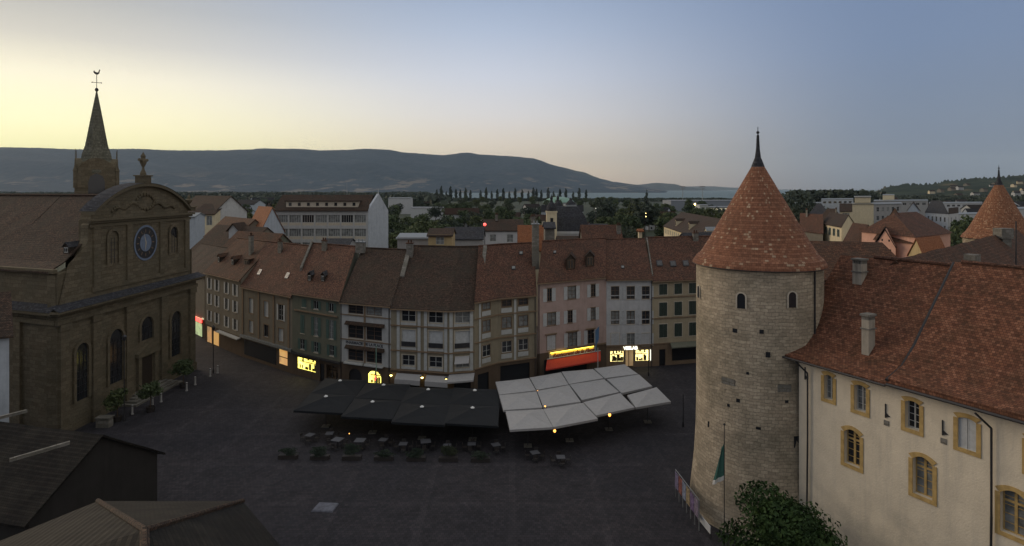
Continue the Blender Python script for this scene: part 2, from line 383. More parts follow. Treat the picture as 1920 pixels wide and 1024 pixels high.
def window(f, root, h, style='cross', frame='frame', glass='glass', surround=None, sh=None, shw=None, sill=True, d=0, depth=.2, bars=2, sw=.12, arch=0, closed=None):
    """one window: frame (> pane), with surround, sill and shutters as parts"""
    a, b, z0, z1 = h; w = b - a; m = MB(); t = min(.07, w * .08)
    D = d + depth - .07
    m.fbox(f, a, a + t, D, D + .06, z0, z1); m.fbox(f, b - t, b, D, D + .06, z0, z1)
    m.fbox(f, a + t, b - t, D, D + .06, z0, z0 + t); m.fbox(f, a + t, b - t, D, D + .06, z1 - t, z1)
    if style in ('cross', 'grid', 'mullion'):
        c = (a + b) / 2; mt = .035 if style != 'mullion' else .07
        m.fbox(f, c - mt, c + mt, D - .02, D + .06, z0 + t, z1 - t)
        if style == 'mullion':
            zt = z0 + (z1 - z0) * .70; m.fbox(f, a + t, b - t, D - .018, D + .058, zt - .06, zt + .06)
        for k in range(1, bars + 1):
            zc = z0 + (z1 - z0) * k / (bars + 1)
            m.fbox(f, a + t, b - t, D + .012, D + .05, zc - .018, zc + .018)
    if glass == 'glass' and WR.random() < .28: glass = 'glass_curtain'
    fr = m.build('window', frame, root)
    MB().face([f.W(a, D + .04, z0), f.W(b, D + .04, z0), f.W(b, D + .04, z1), f.W(a, D + .04, z1)]).build('pane', glass, fr)
    if surround:
        q = MB()
        if arch:
            N = 8; inner = [(a + w * i / N, z1 - arch * (2 * i / N - 1) ** 2) for i in range(N + 1)]
            outer = [(a - sw + (w + 2 * sw) * i / N, z1 + sw - arch * (2 * i / N - 1) ** 2) for i in range(N + 1)]
            def ringseg(p, p2, o2, o):
                A = [f.W(x, d - .05, z) for x, z in (p, p2, o2, o)]; B = [f.W(x, d - .003, z) for x, z in (p, p2, o2, o)]
                q.face(A)
                for i in range(4): q.face([A[i], B[i], B[(i + 1) % 4], A[(i + 1) % 4]])
            for i in range(N): ringseg(inner[i], inner[i + 1], outer[i + 1], outer[i])
            q.fbox(f, a - sw, a, d - .05, d - .003, z0, z1 - arch); q.fbox(f, b, b + sw, d - .05, d - .003, z0, z1 - arch)
            # rebate that closes the corners of the opening behind the arch
            for i in range(N):
                (x0, y0), (x1, y1) = inner[i], inner[i + 1]
                q.face([f.W(x0, d + .02, y0), f.W(x1, d + .02, y1), f.W(x1, d + .02, z1 + .002), f.W(x0, d + .02, z1 + .002)])
        else:
            q.fbox(f, a - sw, a, d - .04, d - .003, z0, z1); q.fbox(f, b, b + sw, d - .04, d - .003, z0, z1)
            q.fbox(f, a - sw, b + sw, d - .045, d - .003, z1, z1 + sw)
        q.fbox(f, a - sw, b + sw, d - .06, d - .003, z0 - sw, z0)
        q.build('surround', surround, root)
    elif sill:
        MB().fbox(f, a - .08, b + .08, d - .09, d - .003, z0 - .09, z0).build('sill', 'trim', root)
    if closed:
        for x0, x1 in ((a, (a + b) / 2 - .01), ((a + b) / 2 + .01, b)):
            shutter(f, x0, x1, z0, z1, d - .055, closed, root)
    elif sh:
        q = shw or w / 2
        shutter(f, a - q - .03, a - .03, z0, z1, d - .07, sh, root)
        shutter(f, b + .03, b + .03 + q, z0, z1, d - .07, sh, root)
    return fr
def shutter(f, x0, x1, z0, z1, d, m, root):
    s = MB(); t = .06
    s.fbox(f, x0, x0 + t, d, d + .045, z0, z1); s.fbox(f, x1 - t, x1, d, d + .045, z0, z1)
    s.fbox(f, x0 + t, x1 - t, d, d + .045, z0, z0 + t); s.fbox(f, x0 + t, x1 - t, d, d + .045, z1 - t, z1)
    s.fbox(f, x0 + t, x1 - t, d + .015, d + .035, z0 + t, z1 - t)
    k = z0 + .16
    while k < z1 - .12:
        s.fbox(f, x0 + t, x1 - t, d + .004, d + .014, k, k + .06); k += .14
    return s.build('shutter', m, root)
def roof_strip(f, prof, s0, s1, th=.16, jitter=.03, seg=1.2, taper=None, seed=1):
    """tiled roof surface swept along the facade; prof is [(d,z)] front to back; th its thickness"""
    rnd = random.Random(seed); mb = MB(); n = max(1, int((s1 - s0) / seg))
    pr = []
    for (d0, z0), (d1, z1) in zip(prof, prof[1:]):
        k = max(1, int(math.hypot(d1 - d0, z1 - z0) / 2))
        pr += [(d0 + (d1 - d0) * i / k, z0 + (z1 - z0) * i / k) for i in range(k)]
    pr.append(prof[-1])
    T = {}
    def pt(i, j):
        if (i, j) not in T:
            t = i / n; a = s0 + (s1 - s0) * t
            if callable(taper): a = max(a, taper(pr[j][0])) if i == 0 else a
            elif taper: a = (s0 + taper[0] * pr[j][0]) * (1 - t) + (s1 + taper[1] * pr[j][0]) * t
            T[(i, j)] = f.W(a, pr[j][0], pr[j][1] + (rnd.random() - .5) * 2 * jitter)
        return T[(i, j)]
    v = [0]
    for j in range(1, len(pr)): v.append(v[-1] + math.hypot(pr[j][0] - pr[j - 1][0], pr[j][1] - pr[j - 1][1]))
    for i in range(n):
        u0 = s0 + (s1 - s0) * i / n; u1 = s0 + (s1 - s0) * (i + 1) / n
        for j in range(len(pr) - 1):
            mb.face([pt(i, j), pt(i + 1, j), pt(i + 1, j + 1), pt(i, j + 1)], [(u0, v[j]), (u1, v[j]), (u1, v[j + 1]), (u0, v[j + 1])])
    dn = Vector((0, 0, -th))
    for i in range(n):
        mb.face([pt(i, 0) + dn, pt(i + 1, 0) + dn, pt(i + 1, 0), pt(i, 0)])
        mb.face([pt(i, len(pr) - 1), pt(i + 1, len(pr) - 1), pt(i + 1, len(pr) - 1) + dn, pt(i, len(pr) - 1) + dn])
        for j in range(len(pr) - 1):
            mb.face([pt(i, j) + dn, pt(i, j + 1) + dn, pt(i + 1, j + 1) + dn, pt(i + 1, j) + dn])
    for j in range(len(pr) - 1):
        mb.face([pt(0, j) + dn, pt(0, j), pt(0, j + 1), pt(0, j + 1) + dn]); mb.face([pt(n, j) + dn, pt(n, j + 1) + dn, pt(n, j + 1), pt(n, j)])
    return mb
def chimney(f, root, a, d, z0, z1, w=.8, t=.6, m='stone_grey', cap='tile_brown'):
    c = MB().fbox(f, a - w / 2, a + w / 2, d - t / 2, d + t / 2, z0, z1).build('chimney', m, root)
    q = MB().fbox(f, a - w / 2 - .08, a + w / 2 + .08, d - t / 2 - .08, d + t / 2 + .08, z1 + .002, z1 + .12)
    if w > .5:
        for k in (-1, 1): q.tube(f.W(a + k * w * .22, d, z1 + .12), f.W(a + k * w * .22, d, z1 + .5), .12, .1, 8)
    q.build('chimney_cap', cap, c)
    return c
def text_mesh(txt, size, name, m, parent, loc, u, up=(0, 0, 1), depth=.02, shear=0, bold=0, align='CENTER'):
    cu = bpy.data.curves.new('t', 'FONT'); cu.body = txt; cu.size = size; cu.extrude = depth; cu.align_x = align; cu.shear = shear; cu.offset = bold; cu.resolution_u = 3
    to = bpy.data.objects.new('t', cu); COL.objects.link(to); dg = bpy.context.evaluated_depsgraph_get()
    me = bpy.data.meshes.new_from_object(to.evaluated_get(dg)); COL.objects.unlink(to); bpy.data.objects.remove(to)
    u = Vector(u).normalized(); up = Vector(up).normalized(); n = u.cross(up)
    me.transform(Matrix(((u.x, up.x, n.x), (u.y, up.y, n.y), (u.z, up.z, n.z))).to_4x4()); me.transform(Matrix.Translation(Vector(loc) - origin(parent)))
    me.materials.clear(); me.materials.append(M[m]); me.name = name
    o = bpy.data.objects.new(name, me); link(o); o.parent = parent
    return o
def copy_thing(src, loc, rz=0, sc=1, label=None, group=None):
    r = src.copy(); COL.objects.link(r); r.location = loc; r.rotation_euler = (0, 0, rz); r.scale = (sc, sc, sc) if not isinstance(sc, tuple) else sc
    if label: r['label'] = label
    if group: r['group'] = group
    for ch in list(src.children):
        c = ch.copy(); COL.objects.link(c); c.parent = r
        for g in ch.children:
            d = g.copy(); COL.objects.link(d); d.parent = c
    return r
def place(src, used, loc, rz, sc, label, group):
    if not used[0]:
        used[0] = True; src.location = loc; src.rotation_euler = (0, 0, rz); src.scale = (sc, sc, sc) if not isinstance(sc, tuple) else sc
        src['label'] = label
        if group: src['group'] = group
        return src
    return copy_thing(src, loc, rz, sc, label, group)
def struct(name, mb, m): return tag(mb.build(name, m), kind='structure')

# ------------------------------------------------------------------ ground, lake, hills
def ground_mat():
    m, n, l, b = mat('square paving and far land', (.05, .05, .05), .85, spec=.2)
    t = n.new('ShaderNodeTexBrick'); c = n.new('ShaderNodeTexCoord'); l.new(c.outputs['Object'], t.inputs['Vector'])
    t.inputs['Scale'].default_value = 1; t.inputs['Brick Width'].default_value = .3; t.inputs['Row Height'].default_value = .3; t.inputs['Mortar Size'].default_value = .015
    t.inputs['Color1'].default_value = (.025, .026, .032, 1); t.inputs['Color2'].default_value = (.043, .041, .049, 1); t.inputs['Mortar'].default_value = (.018, .018, .02, 1)
    pav = mixc(n, l, .7, t.outputs['Color'], ramp2(n, l, noise(n, l, .12, 6), [(.3, (.55, .55, .6)), (.7, (1.1, 1.0, .95))]), 'MULTIPLY')
    t2 = n.new('ShaderNodeTexBrick'); l.new(c.outputs['Object'], t2.inputs['Vector']); t2.inputs['Scale'].default_value = 1; t2.inputs['Brick Width'].default_value = 7.2; t2.inputs['Row Height'].default_value = 7.2; t2.inputs['Mortar Size'].default_value = .3; t2.offset = 0
    t2.inputs['Color1'].default_value = (.92, .92, .92, 1); t2.inputs['Color2'].default_value = (1, 1, 1, 1); t2.inputs['Mortar'].default_value = (1.22, 1.2, 1.18, 1)
    pav = mixc(n, l, .8, pav, t2.outputs['Color'], 'MULTIPLY')
    pav = mixc(n, l, .8, pav, ramp2(n, l, noise(n, l, .6, 6, rough=.7), [(.35, (.75, .75, .75)), (.6, (1.1, 1.1, 1.1)), (.72, (1.5, 1.45, 1.4))]), 'MULTIPLY')
    fn = noise(n, l, .006, 8, rough=.7)
    land = ramp2(n, l, fn, [(.35, (.018, .026, .018)), (.5, (.028, .04, .024)), (.62, (.05, .055, .032)), (.74, (.09, .085, .05))])
    sx = n.new('ShaderNodeSeparateXYZ'); l.new(c.outputs['Object'], sx.inputs[0])
    mr = n.new('ShaderNodeMapRange'); l.new(sx.outputs['Y'], mr.inputs[0]); mr.inputs[1].default_value = 118; mr.inputs[2].default_value = 125
    l.new(mixc(n, l, mr.outputs[0], pav, land), b.inputs['Base Color'])
    bump(n, l, b, t.outputs['Fac'], -.4, .01)
    return m
M['ground'] = ground_mat()
struct('ground', MB().face([(-20000, -60, 0), (20000, -60, 0), (20000, 23500, 0), (-20000, 23500, 0)]), 'ground')
def lake_mat():
    m, n, l, b = mat('lake water', (.09, .14, .16), .6, spec=.2)
    tcn = n.new('ShaderNodeTexCoord'); mp = n.new('ShaderNodeMapping'); mp.inputs['Scale'].default_value = (.02, .05, 1); l.new(tcn.outputs['Object'], mp.inputs[0])
    bump(n, l, b, noise(n, l, 6, 5, vec=mp.outputs[0]), .35, 3)
    return m
M['lake'] = lake_mat()
sh = [(770, 1450), (900, 1390), (1000, 1370), (1180, 1390), (1400, 1500), (1600, 2100), (1900, 3600)]
lk = [(x[0], x[1], .35) for x in [XY(p, y) for p, y in sh]]
far = [(6500, 9000, .35), (9000, 16000, .35), (7000, 23400, .35), (-300, 23400, .35), (-900, 9000, .35), (-1150, 4500, .35), (-850, 2600, .35)]
struct('lake', MB().face(lk + far), 'lake')
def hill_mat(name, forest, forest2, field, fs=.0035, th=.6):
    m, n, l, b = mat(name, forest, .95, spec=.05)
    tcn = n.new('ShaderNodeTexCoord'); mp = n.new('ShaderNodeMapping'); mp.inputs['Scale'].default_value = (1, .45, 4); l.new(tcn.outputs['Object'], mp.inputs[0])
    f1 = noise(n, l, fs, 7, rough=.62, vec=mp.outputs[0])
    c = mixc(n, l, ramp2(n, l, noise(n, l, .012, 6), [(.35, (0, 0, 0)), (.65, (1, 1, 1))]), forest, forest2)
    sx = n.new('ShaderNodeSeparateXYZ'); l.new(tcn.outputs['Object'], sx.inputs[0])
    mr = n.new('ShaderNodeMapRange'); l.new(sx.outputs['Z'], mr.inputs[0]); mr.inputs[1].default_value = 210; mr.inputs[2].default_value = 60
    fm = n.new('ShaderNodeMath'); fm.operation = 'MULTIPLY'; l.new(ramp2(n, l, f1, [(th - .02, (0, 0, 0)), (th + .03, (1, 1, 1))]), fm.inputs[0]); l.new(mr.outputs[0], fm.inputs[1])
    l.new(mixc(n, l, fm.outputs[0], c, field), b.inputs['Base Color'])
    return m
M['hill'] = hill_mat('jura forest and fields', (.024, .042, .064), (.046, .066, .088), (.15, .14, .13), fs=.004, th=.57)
M['hill_far'] = hill_mat('far ridge', (.03, .04, .045), (.04, .05, .05), (.1, .1, .08))
M['hill_right'] = hill_mat('wooded ridge', (.010, .018, .014), (.034, .046, .028), (.09, .075, .045), fs=.012, th=.60)
def ridge(name, crest, ybase, ycrest, m, x0, x1, step=5, prof=1.6, rough=1.0, rows=14, seed=3, base_py=None):
    rnd = random.Random(seed); mb = MB(); cols = []
    px = x0
    ph = [rnd.random() * 6.28 for _ in range(12)]
    while px <= x1:
        py = crest[0][1]
        for (a, ya), (b, yb) in zip(crest, crest[1:]):
            if a <= px <= b:
                t = (px - a) / (b - a); t = t * t * (3 - 2 * t) * .5 + t * .5; py = ya + (yb - ya) * t
        if px > crest[-1][0]: py = crest[-1][1]
        hz = ZZ(py, ycrest)
        col = []
        for k in range(rows + 3):
            if k <= rows:
                t = k / rows; Y = ybase + (ycrest - ybase) * t
                wob = sum(math.sin(px * .011 * (i + 1) + ph[i] + t * 9 * (i % 3 + 1)) / (i + 1.5) for i in range(7))
                # the rise in elevation angle grows steadily to the crest
                h = hz * (t ** prof) + (0 if k in (0, rows) else wob * .07 * hz * math.sin(math.pi * t))
                if k == rows: h += (rnd.random() - .5) * .6 * rough * ycrest / F
                h = min(h, 26 + (hz - 26) * Y / ycrest * 1.0 - 1) if k not in (0, rows) and hz > 30 else h
            else:
                Y = ycrest * (1 + .12 * (k - rows)); h = hz * (1 - .5 * (k - rows))
            x, y = XY(px, Y); col.append((x, y, h - (.5 if k == 0 else 0)))
        cols.append(col); px += step
    for i in range(len(cols) - 1):
        for k in range(rows + 2): mb.face([cols[i][k], cols[i + 1][k], cols[i + 1][k + 1], cols[i][k + 1]])
    o = mb.build(name, m, smooth=True); tag(o, kind='structure'); return o
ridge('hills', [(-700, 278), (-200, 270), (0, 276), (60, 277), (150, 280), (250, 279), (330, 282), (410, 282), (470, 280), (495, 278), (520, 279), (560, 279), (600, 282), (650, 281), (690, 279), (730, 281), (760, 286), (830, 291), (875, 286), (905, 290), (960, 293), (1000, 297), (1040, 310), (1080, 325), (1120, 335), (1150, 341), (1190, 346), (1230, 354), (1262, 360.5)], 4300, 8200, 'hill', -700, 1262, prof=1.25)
ridge('hills', [(1000, 300), (1045, 312), (1090, 322), (1130, 336), (1180, 350), (1210, 357)], 9000, 10500, 'hill_far', 980, 1210, rows=5)
ridge('hills', [(1150, 356), (1190, 347), (1230, 343), (1262, 345), (1290, 351), (1330, 356), (1350, 357)], 12000, 14000, 'hill_far', 1150, 1350, rows=5)
ridge('hills', [(1240, 352), (1280, 350), (1330, 349), (1380, 352), (1440, 355), (1500, 356)], 18500, 20500, 'hill_far', 1200, 1500, rows=5)
ridge('hills', [(1600, 372), (1640, 361), (1665, 349), (1700, 346), (1740, 345), (1790, 337), (1850, 333), (1920, 328), (2100, 318), (2500, 300)], 1500, 2300, 'hill_right', 1600, 2500, prof=1.3, rough=9, step=2.5)

# ------------------------------------------------------------------ trees
def crown_mesh(seed, w, h, leaf, count, m, kind='round', z0=.22):
    rnd = random.Random(seed); mb = MB(); lobes = []
    if kind == 'round':
        for k in range(15):
            a = rnd.random() * 6.28; r = rnd.random() ** .6 * w * .36; zc = h * (z0 + .16 + rnd.random() * (.92 - z0 - .22))
            fz = 1 - abs((zc / h - .55)) * 1.1
            lobes.append((math.cos(a) * r * fz, math.sin(a) * r * fz, zc, w * (.13 + .13 * rnd.random()), h * (.09 + .08 * rnd.random())))
        lobes.append((0, 0, h * .6, w * .3, h * .26))
    elif kind == 'poplar':
        for k in range(14):
            t = k / 13; rr = w * .5 * math.sin(math.pi * (.12 + .80 * t)) ** .8
            lobes.append(((rnd.random() - .5) * w * .18, (rnd.random() - .5) * w * .18, h * (.1 + .84 * t), rr * .8, h * .07))
    else:
        for k in range(14):
            t = k / 13; lobes.append(((rnd.random() - .5) * w * .1, (rnd.random() - .5) * w * .1, h * (.1 + .86 * t), w * .5 * (1.02 - t) + .1, h * .05))
    tot = sum(l[3] for l in lobes)
    for lx, ly, lz, lr, lh in lobes:
        for _ in range(int(count * lr / tot)):
            v = Vector((rnd.gauss(0, 1), rnd.gauss(0, 1), rnd.gauss(0, 1))).normalized(); q = .6 + .5 * rnd.random()
            c = Vector((lx + v.x * lr * q, ly + v.y * lr * q, lz + v.z * lh * q))
            n = (v + Vector((rnd.gauss(0, .6), rnd.gauss(0, .6), rnd.gauss(0, .6)))).normalized(); a = n.orthogonal().normalized(); b = n.cross(a)
            t = rnd.random() * 6.28; a, b = a * math.cos(t) + b * math.sin(t), b * math.cos(t) - a * math.sin(t); s = leaf * (.55 + .8 * rnd.random())
            mb.face([c - a * s, c - b * s * .55, c + a * s, c + b * s * .55 + n * s * .25])
    return mb
def tree_proto(name, cat, seed, w, h, leaf, count, m, kind='round', z0=.22):
    root = thing(name, (0, 0, 0), 'tree', cat)
    crown_mesh(seed, w, h, leaf, count, m, kind, z0).build('crown', m, root)
    rnd = random.Random(seed + 5); t = MB(); t.tube((0, 0, -.1), (0, 0, h * .45), h * .024, h * .015, 7)
    for k in range(5):
        a = k * 1.26 + rnd.random(); zz = h * (.22 + .05 * k)
        t.tube((0, 0, zz), (math.cos(a) * w * .28, math.sin(a) * w * .28, zz + h * .22), h * .011, h * .004, 5)
    t.build('trunk', 'bark', root)
    return root
# ------------------------------------------------------------------ the row of houses on the far side of the square
def pt(px, Y): x, y = XY(px, Y); return (x, y)
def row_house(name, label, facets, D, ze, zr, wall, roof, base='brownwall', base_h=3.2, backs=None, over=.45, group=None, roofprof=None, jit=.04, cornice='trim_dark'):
    """facets: list of (px0,Y0,px1,Y1,holes) ; returns root, list of Fac, roof profile"""
    x, y = XY(facets[0][0], facets[0][1]); root = thing(name, (x, y, 0), label, 'house', group)
    mb = MB(); facs = []; gm = MB(); bm = []
    prof = roofprof or [(-over, ze - over * .5 + .05), (1.4, ze + 1.0), (D / 2, zr)]
    back = (backs or (0.02, 1))
    for (a, ya, b_, yb, holes) in facets:
        f = Fac(pt(a, ya), pt(b_, yb), back); facs.append(f)
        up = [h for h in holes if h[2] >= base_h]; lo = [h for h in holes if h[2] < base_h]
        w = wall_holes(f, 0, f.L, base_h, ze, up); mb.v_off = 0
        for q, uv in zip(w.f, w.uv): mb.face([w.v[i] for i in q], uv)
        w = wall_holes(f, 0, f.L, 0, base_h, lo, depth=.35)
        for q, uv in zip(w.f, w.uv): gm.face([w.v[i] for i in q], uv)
    f0, f1 = facs[0], facs[-1]
    for f, a, s in ((f0, 0, 1), (f1, f1.L, -1)):
        q = [f.W(a, 0, 0), f.W(a, D, 0), f.W(a, D, ze), f.W(a, D / 2, zr - .25), f.W(a, 0, ze)]
        if s < 0: q = q[::-1]
        mb.face(q[::-1])
    for f in facs: mb.face([f.W(0, D, 0), f.W(0, D, ze), f.W(f.L, D, ze), f.W(f.L, D, 0)])
    mb.build('wall', wall, root)
    gm.build('ground_floor_wall', base, root)
    rb = MB(); cb = MB()
    for i, f in enumerate(facs):
        full = prof + [(D + over, ze - over * .5)]
        r = roof_strip(f, full, -.01, f.L + .01, jitter=jit, seed=i + 3)
        for q, uv in zip(r.f, r.uv): rb.face([r.v[k] for k in q], uv)
        cb.fbox(f, 0, f.L, -.16, -.004, ze - .38, ze - .14)
        cb.fbox(f, 0, f.L, -over - .12, -over + .02, prof[0][1] - .19, prof[0][1] - .06)
        rb.tube(f.W(0, D / 2, zr + .03), f.W(f.L, D / 2, zr + .03), .13, .13, 6)
    rf = rb.build('roof', roof, root); cb.build('cornice_and_gutter', cornice, root)
    return root, facs, prof, rf
def px_windows(f, lst, clampz=None):
    """(px0,px1,py0,py1) survey rectangles -> (s0,s1,z0,z1)"""
    out = []
    for (a, b, t, bo) in lst:
        s0 = f.s_at(a); s1 = f.s_at(b); c = (a + b) / 2
        z1 = f.pix(c, t)[1]; z0 = f.pix(c, bo)[1]; out.append((s0, s1, z0, z1))
    return out
def zrow(f, cs, w, z0, z1):
    return [(f.s_at(c) - w / 2, f.s_at(c) + w / 2, z0, z1) for c in cs]
def dormer(f, root, prof, px, py, w=1.2, h=1.35, m='wood', roof='tile_dark', glass='glass', gable=True):
    a, d, z = f.hit(prof, px, py); b = MB(); k = (slope_z(prof, min(prof[-1][0], d + 1)) - slope_z(prof, d)); run = min(3.0, (h + .3) / max(k, .3))
    b.fbox(f, a - w / 2, a + w / 2, d, d + run, z - .3, z + h)
    if gable: b.extrude([f.W(a - w / 2, d, z + h), f.W(a + w / 2, d, z + h), f.W(a, d, z + h + w * .42)], f.W(0, run, 0) - f.W(0, 0, 0))
    dm = b.build('dormer', m, root)
    r = MB(); o = .15
    if gable:
        for s in (-1, 1):
            r.face([f.W(a + s * (w / 2 + o), d - o, z + h - .08), f.W(a, d - o, z + h + w * .42 + .1), f.W(a, d + run + .5, z + h + w * .42 + .1), f.W(a + s * (w / 2 + o), d + run, z + h - .08)])
            r.face([f.W(a + s * (w / 2 + o), d - o, z + h - .15), f.W(a, d - o, z + h + w * .42), f.W(a, d - o, z + h + w * .42 + .1), f.W(a + s * (w / 2 + o), d - o, z + h - .08)])
    else: r.fbox(f, a - w / 2 - o, a + w / 2 + o, d - o, d + run + .4, z + h + .002, z + h + .1)
    r.build('dormer_roof', roof, dm)
    q = MB().fbox(f, a - w * .33, a + w * .33, d - .04, d - .003, z + .12, z + h - .12).build('dormer_window', 'frame' if w < 1 else 'frame_brown', dm)
    for s in (-1, 1): q2 = MB().fbox(f, a + s * w * .16 - w * .12, a + s * w * .16 + w * .12, d - .055, d - .042, z + .2, z + h - .2).build('pane', glass, dm)
    return dm
def skylight(f, root, prof, px, py, w=.8, l=1.1, m='metal_grey', pane='glass_curtain'):
    a, d, z = f.hit(prof, px, py); z2 = slope_z(prof, min(prof[-1][0] - .01, d + .01)); k = (slope_z(prof, min(prof[-1][0], d + .5)) - z) / .5; c = l / math.hypot(1, k)
    A = [f.W(a - w / 2, d, z + .03), f.W(a + w / 2, d, z + .03), f.W(a + w / 2, d + c, z + c * k + .03), f.W(a - w / 2, d + c, z + c * k + .03)]
    up = Vector((0, 0, .12)); s = MB().hexa(A, [p + up for p in A]).build('skylight', m, root)
    def L(i, j, t): return A[i].lerp(A[j], t)
    B = [A[0].lerp(A[2], .14), A[1].lerp(A[3], .14), A[2].lerp(A[0], .14), A[3].lerp(A[1], .14)]; u2 = Vector((0, 0, .126))
    MB().face([p + u2 for p in B]).build('pane', pane, s)
def downpipe(f, root, s, z0, z1, m='metal_dark', d=-.1, r=.055):
    MB().tube(f.W(s, d, z0), f.W(s, d, z1), r, r, 8).build('drainpipe', m, root)

# ---- house 1: tall narrow house with grey shutters, next to the church
fa = Fac(pt(385, 104.5), pt(452, 95))
hw = []
for (z0, z1) in ((9.15, 10.95), (6.55, 8.35), (3.75, 5.45)): hw += zrow(fa, [393, 407, 425, 441], .95, z0, z1)
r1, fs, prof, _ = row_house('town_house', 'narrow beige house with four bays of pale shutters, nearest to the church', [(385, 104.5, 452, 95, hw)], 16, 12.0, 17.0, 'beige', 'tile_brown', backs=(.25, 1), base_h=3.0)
for i, h in enumerate(hw): window(fs[0], r1, h, sh='shutter_white', shw=.5, glass='glass_curtain' if i % 3 == 0 else 'glass')
MB().fbox(fs[0], fs[0].s_at(412), fs[0].L, -1.0, -.1, 2.75, 2.9).build('canopy', 'trim_white', r1)
dz = MB().fbox(fs[0], fs[0].s_at(389), fs[0].s_at(397), -.03, -.004, .1, 2.7).build('lit_doorway', 'lit_door', r1)
MB().fbox(fs[0], fs[0].s_at(401), fs[0].s_at(410.5), -.03, -.004, .1, 2.3).build('lit_doorway', 'lit_door', r1)
dormer(fs[0], r1, prof, 410, 492, .9, 1.0, roof='tile_brown'); chimney(fs[0], r1, 10, 5, 14, 18.2, .8, .8)
dormer(fs[0], r1, prof, 436, 497, .9, 1.0, roof='tile_brown')
# ---- little shop left of it, beyond the church corner
r0, fs0, _, _ = row_house('town_house', 'dark house with greenish lit shop beside the church corner', [(330, 117, 384, 106, [])], 14, 11.0, 15.0, 'beige', 'tile_dark', backs=(.2, 1))
f = fs0[0]
sw_ = MB().fbox(f, f.s_at(360), f.s_at(379.5), -.02, -.003, f.pix(370, 628)[1], f.pix(370, 594)[1]).build('shop_window', 'lit_green', r0)
g = MB(); a, b = f.s_at(359.5), f.s_at(380)
zb, zt = f.pix(370, 629)[1], f.pix(370, 593)[1]
for s in (a, a + (b - a) * .16, b - .1): g.fbox(f, s, s + .1, -.09, -.022, zb, zt)
g.fbox(f, a + .1, b - .1, -.085, -.022, zb + (zt - zb) * .72, zb + (zt - zb) * .78); g.fbox(f, a + .1, b - .1, -.085, -.022, zb, zb + .15)
g.build('shop_frame', 'metal_dark', r0)
MB().fbox(f, a + .5, a + 1.2, -.05, -.024, zb + .7, zt - 1.0).build('poster', 'trim_white', r0)
tag(MB().fbox(f, a + .8, b + .05, -.35, -.15, zt - .75, zt - .1).build('shop_sign', 'lit_red', None), 'small red lit sign over the greenish shop window', 'sign')
MB().fbox(f, b + .5, b + 1.3, -.45, -.35, zt + .05, zt + .3).build('light_strip', 'lit_dim', r0)
# ---- house 2
f = Fac(pt(452, 95), pt(548, 86))
hw = zrow(f, [471, 499, 526.6], 1.3, 7.1, 9.4) + zrow(f, [471, 499, 526.6], 1.3, 4.1, 5.95)
r2, fs, prof, _ = row_house('town_house', 'beige house with three wide bays of grey roller blinds and two roof skylights', [(452, 95, 548, 86, hw)], 16, 11.1, 17.2, 'beige', 'tile_red', backs=(.08, 1), base_h=3.5)
f = fs[0]
for i, h in enumerate(hw):
    window(f, r2, h, style='cross' if i == 2 else 'plain', surround='trim_dark', glass='glass' if i in (2, 4) else 'shutter_white', sh='shutter_white' if i == 2 else None, shw=.4, sw=.14)
for px in (455, 485, 513, 541): MB().fbox(f, f.s_at(px) - .22, f.s_at(px) + .22, -.1, -.003, 3.5, 10.7).build('pilaster', 'trim_dark', r2)
MB().fbox(f, 0, f.L, -.5, -.003, 3.15, 3.5).build('cornice', 'zinc', r2)
skylight(f, r2, prof, 484, 516); skylight(f, r2, prof, 536, 522)
MB().fbox(f, f.s_at(524), f.s_at(539), -.03, -.003, .9, 3.0).build('lit_shop_window', 'lit_warm', r2)
MB().fbox(f, f.s_at(524) - .1, f.s_at(539) + .1, -.08, -.032, 1.9, 2.0).build('shop_frame', 'metal_dark', r2)
MB().fbox(f, 1, f.s_at(518), -.03, -.003, .5, 2.8).build('shop_window', 'glass', r2)
dormer(f, r2, prof, 462, 500, 1.6, 1.1, roof='tile_brown', gable=False)
chimney(f, r2, f.s_at(488), 6.5, 14.5, 17.6, .9, .7)
# ---- house 3: green shutters
f = Fac(pt(548, 86), pt(638, 80.5))
h1 = zrow(f, [570, 592.5, 621], .95, 9.65, 10.8); h2 = zrow(f, [567, 592.5, 621], .85, 6.0, 8.55); h3 = zrow(f, [567, 592.5, 622], .85, 3.75, 5.2)
lit = (f.s_at(557), f.s_at(592), .85, 2.6); door = (f.s_at(600), f.s_at(608), 0, 2.4); dim = (f.s_at(612), f.s_at(634), .6, 2.5)
r3, fs, prof, _ = row_house('town_house', 'greenish beige house with dark green shutters and two small dormers', [(548, 86, 638, 80.5, h1 + h2 + h3 + [lit, door, dim])], 18, 11.6, 17.6, 'greenish', 'tile_red', backs=(-.02, 1), base_h=3.2)
f = fs[0]
for i, h in enumerate(h1): window(f, r3, h, sh='shutter_green', shw=.5, closed='shutter_green' if i == 0 else None, bars=0)
for i, h in enumerate(h2): window(f, r3, h, sh='shutter_green', shw=.55, closed='shutter_green' if i == 0 else None, glass='glass_curtain' if i else 'glass')
for i, h in enumerate(h3): window(f, r3, h, sh='shutter_green', shw=.5, bars=1)
MB().fbox(f, .5, f.L - .5, -.3, -.003, 9.05, 9.2).build('ledge', 'trim_dark', r3); MB().fbox(f, 0, f.L, -.6, -.003, 3.02, 3.2).build('ledge', 'metal_dark', r3)
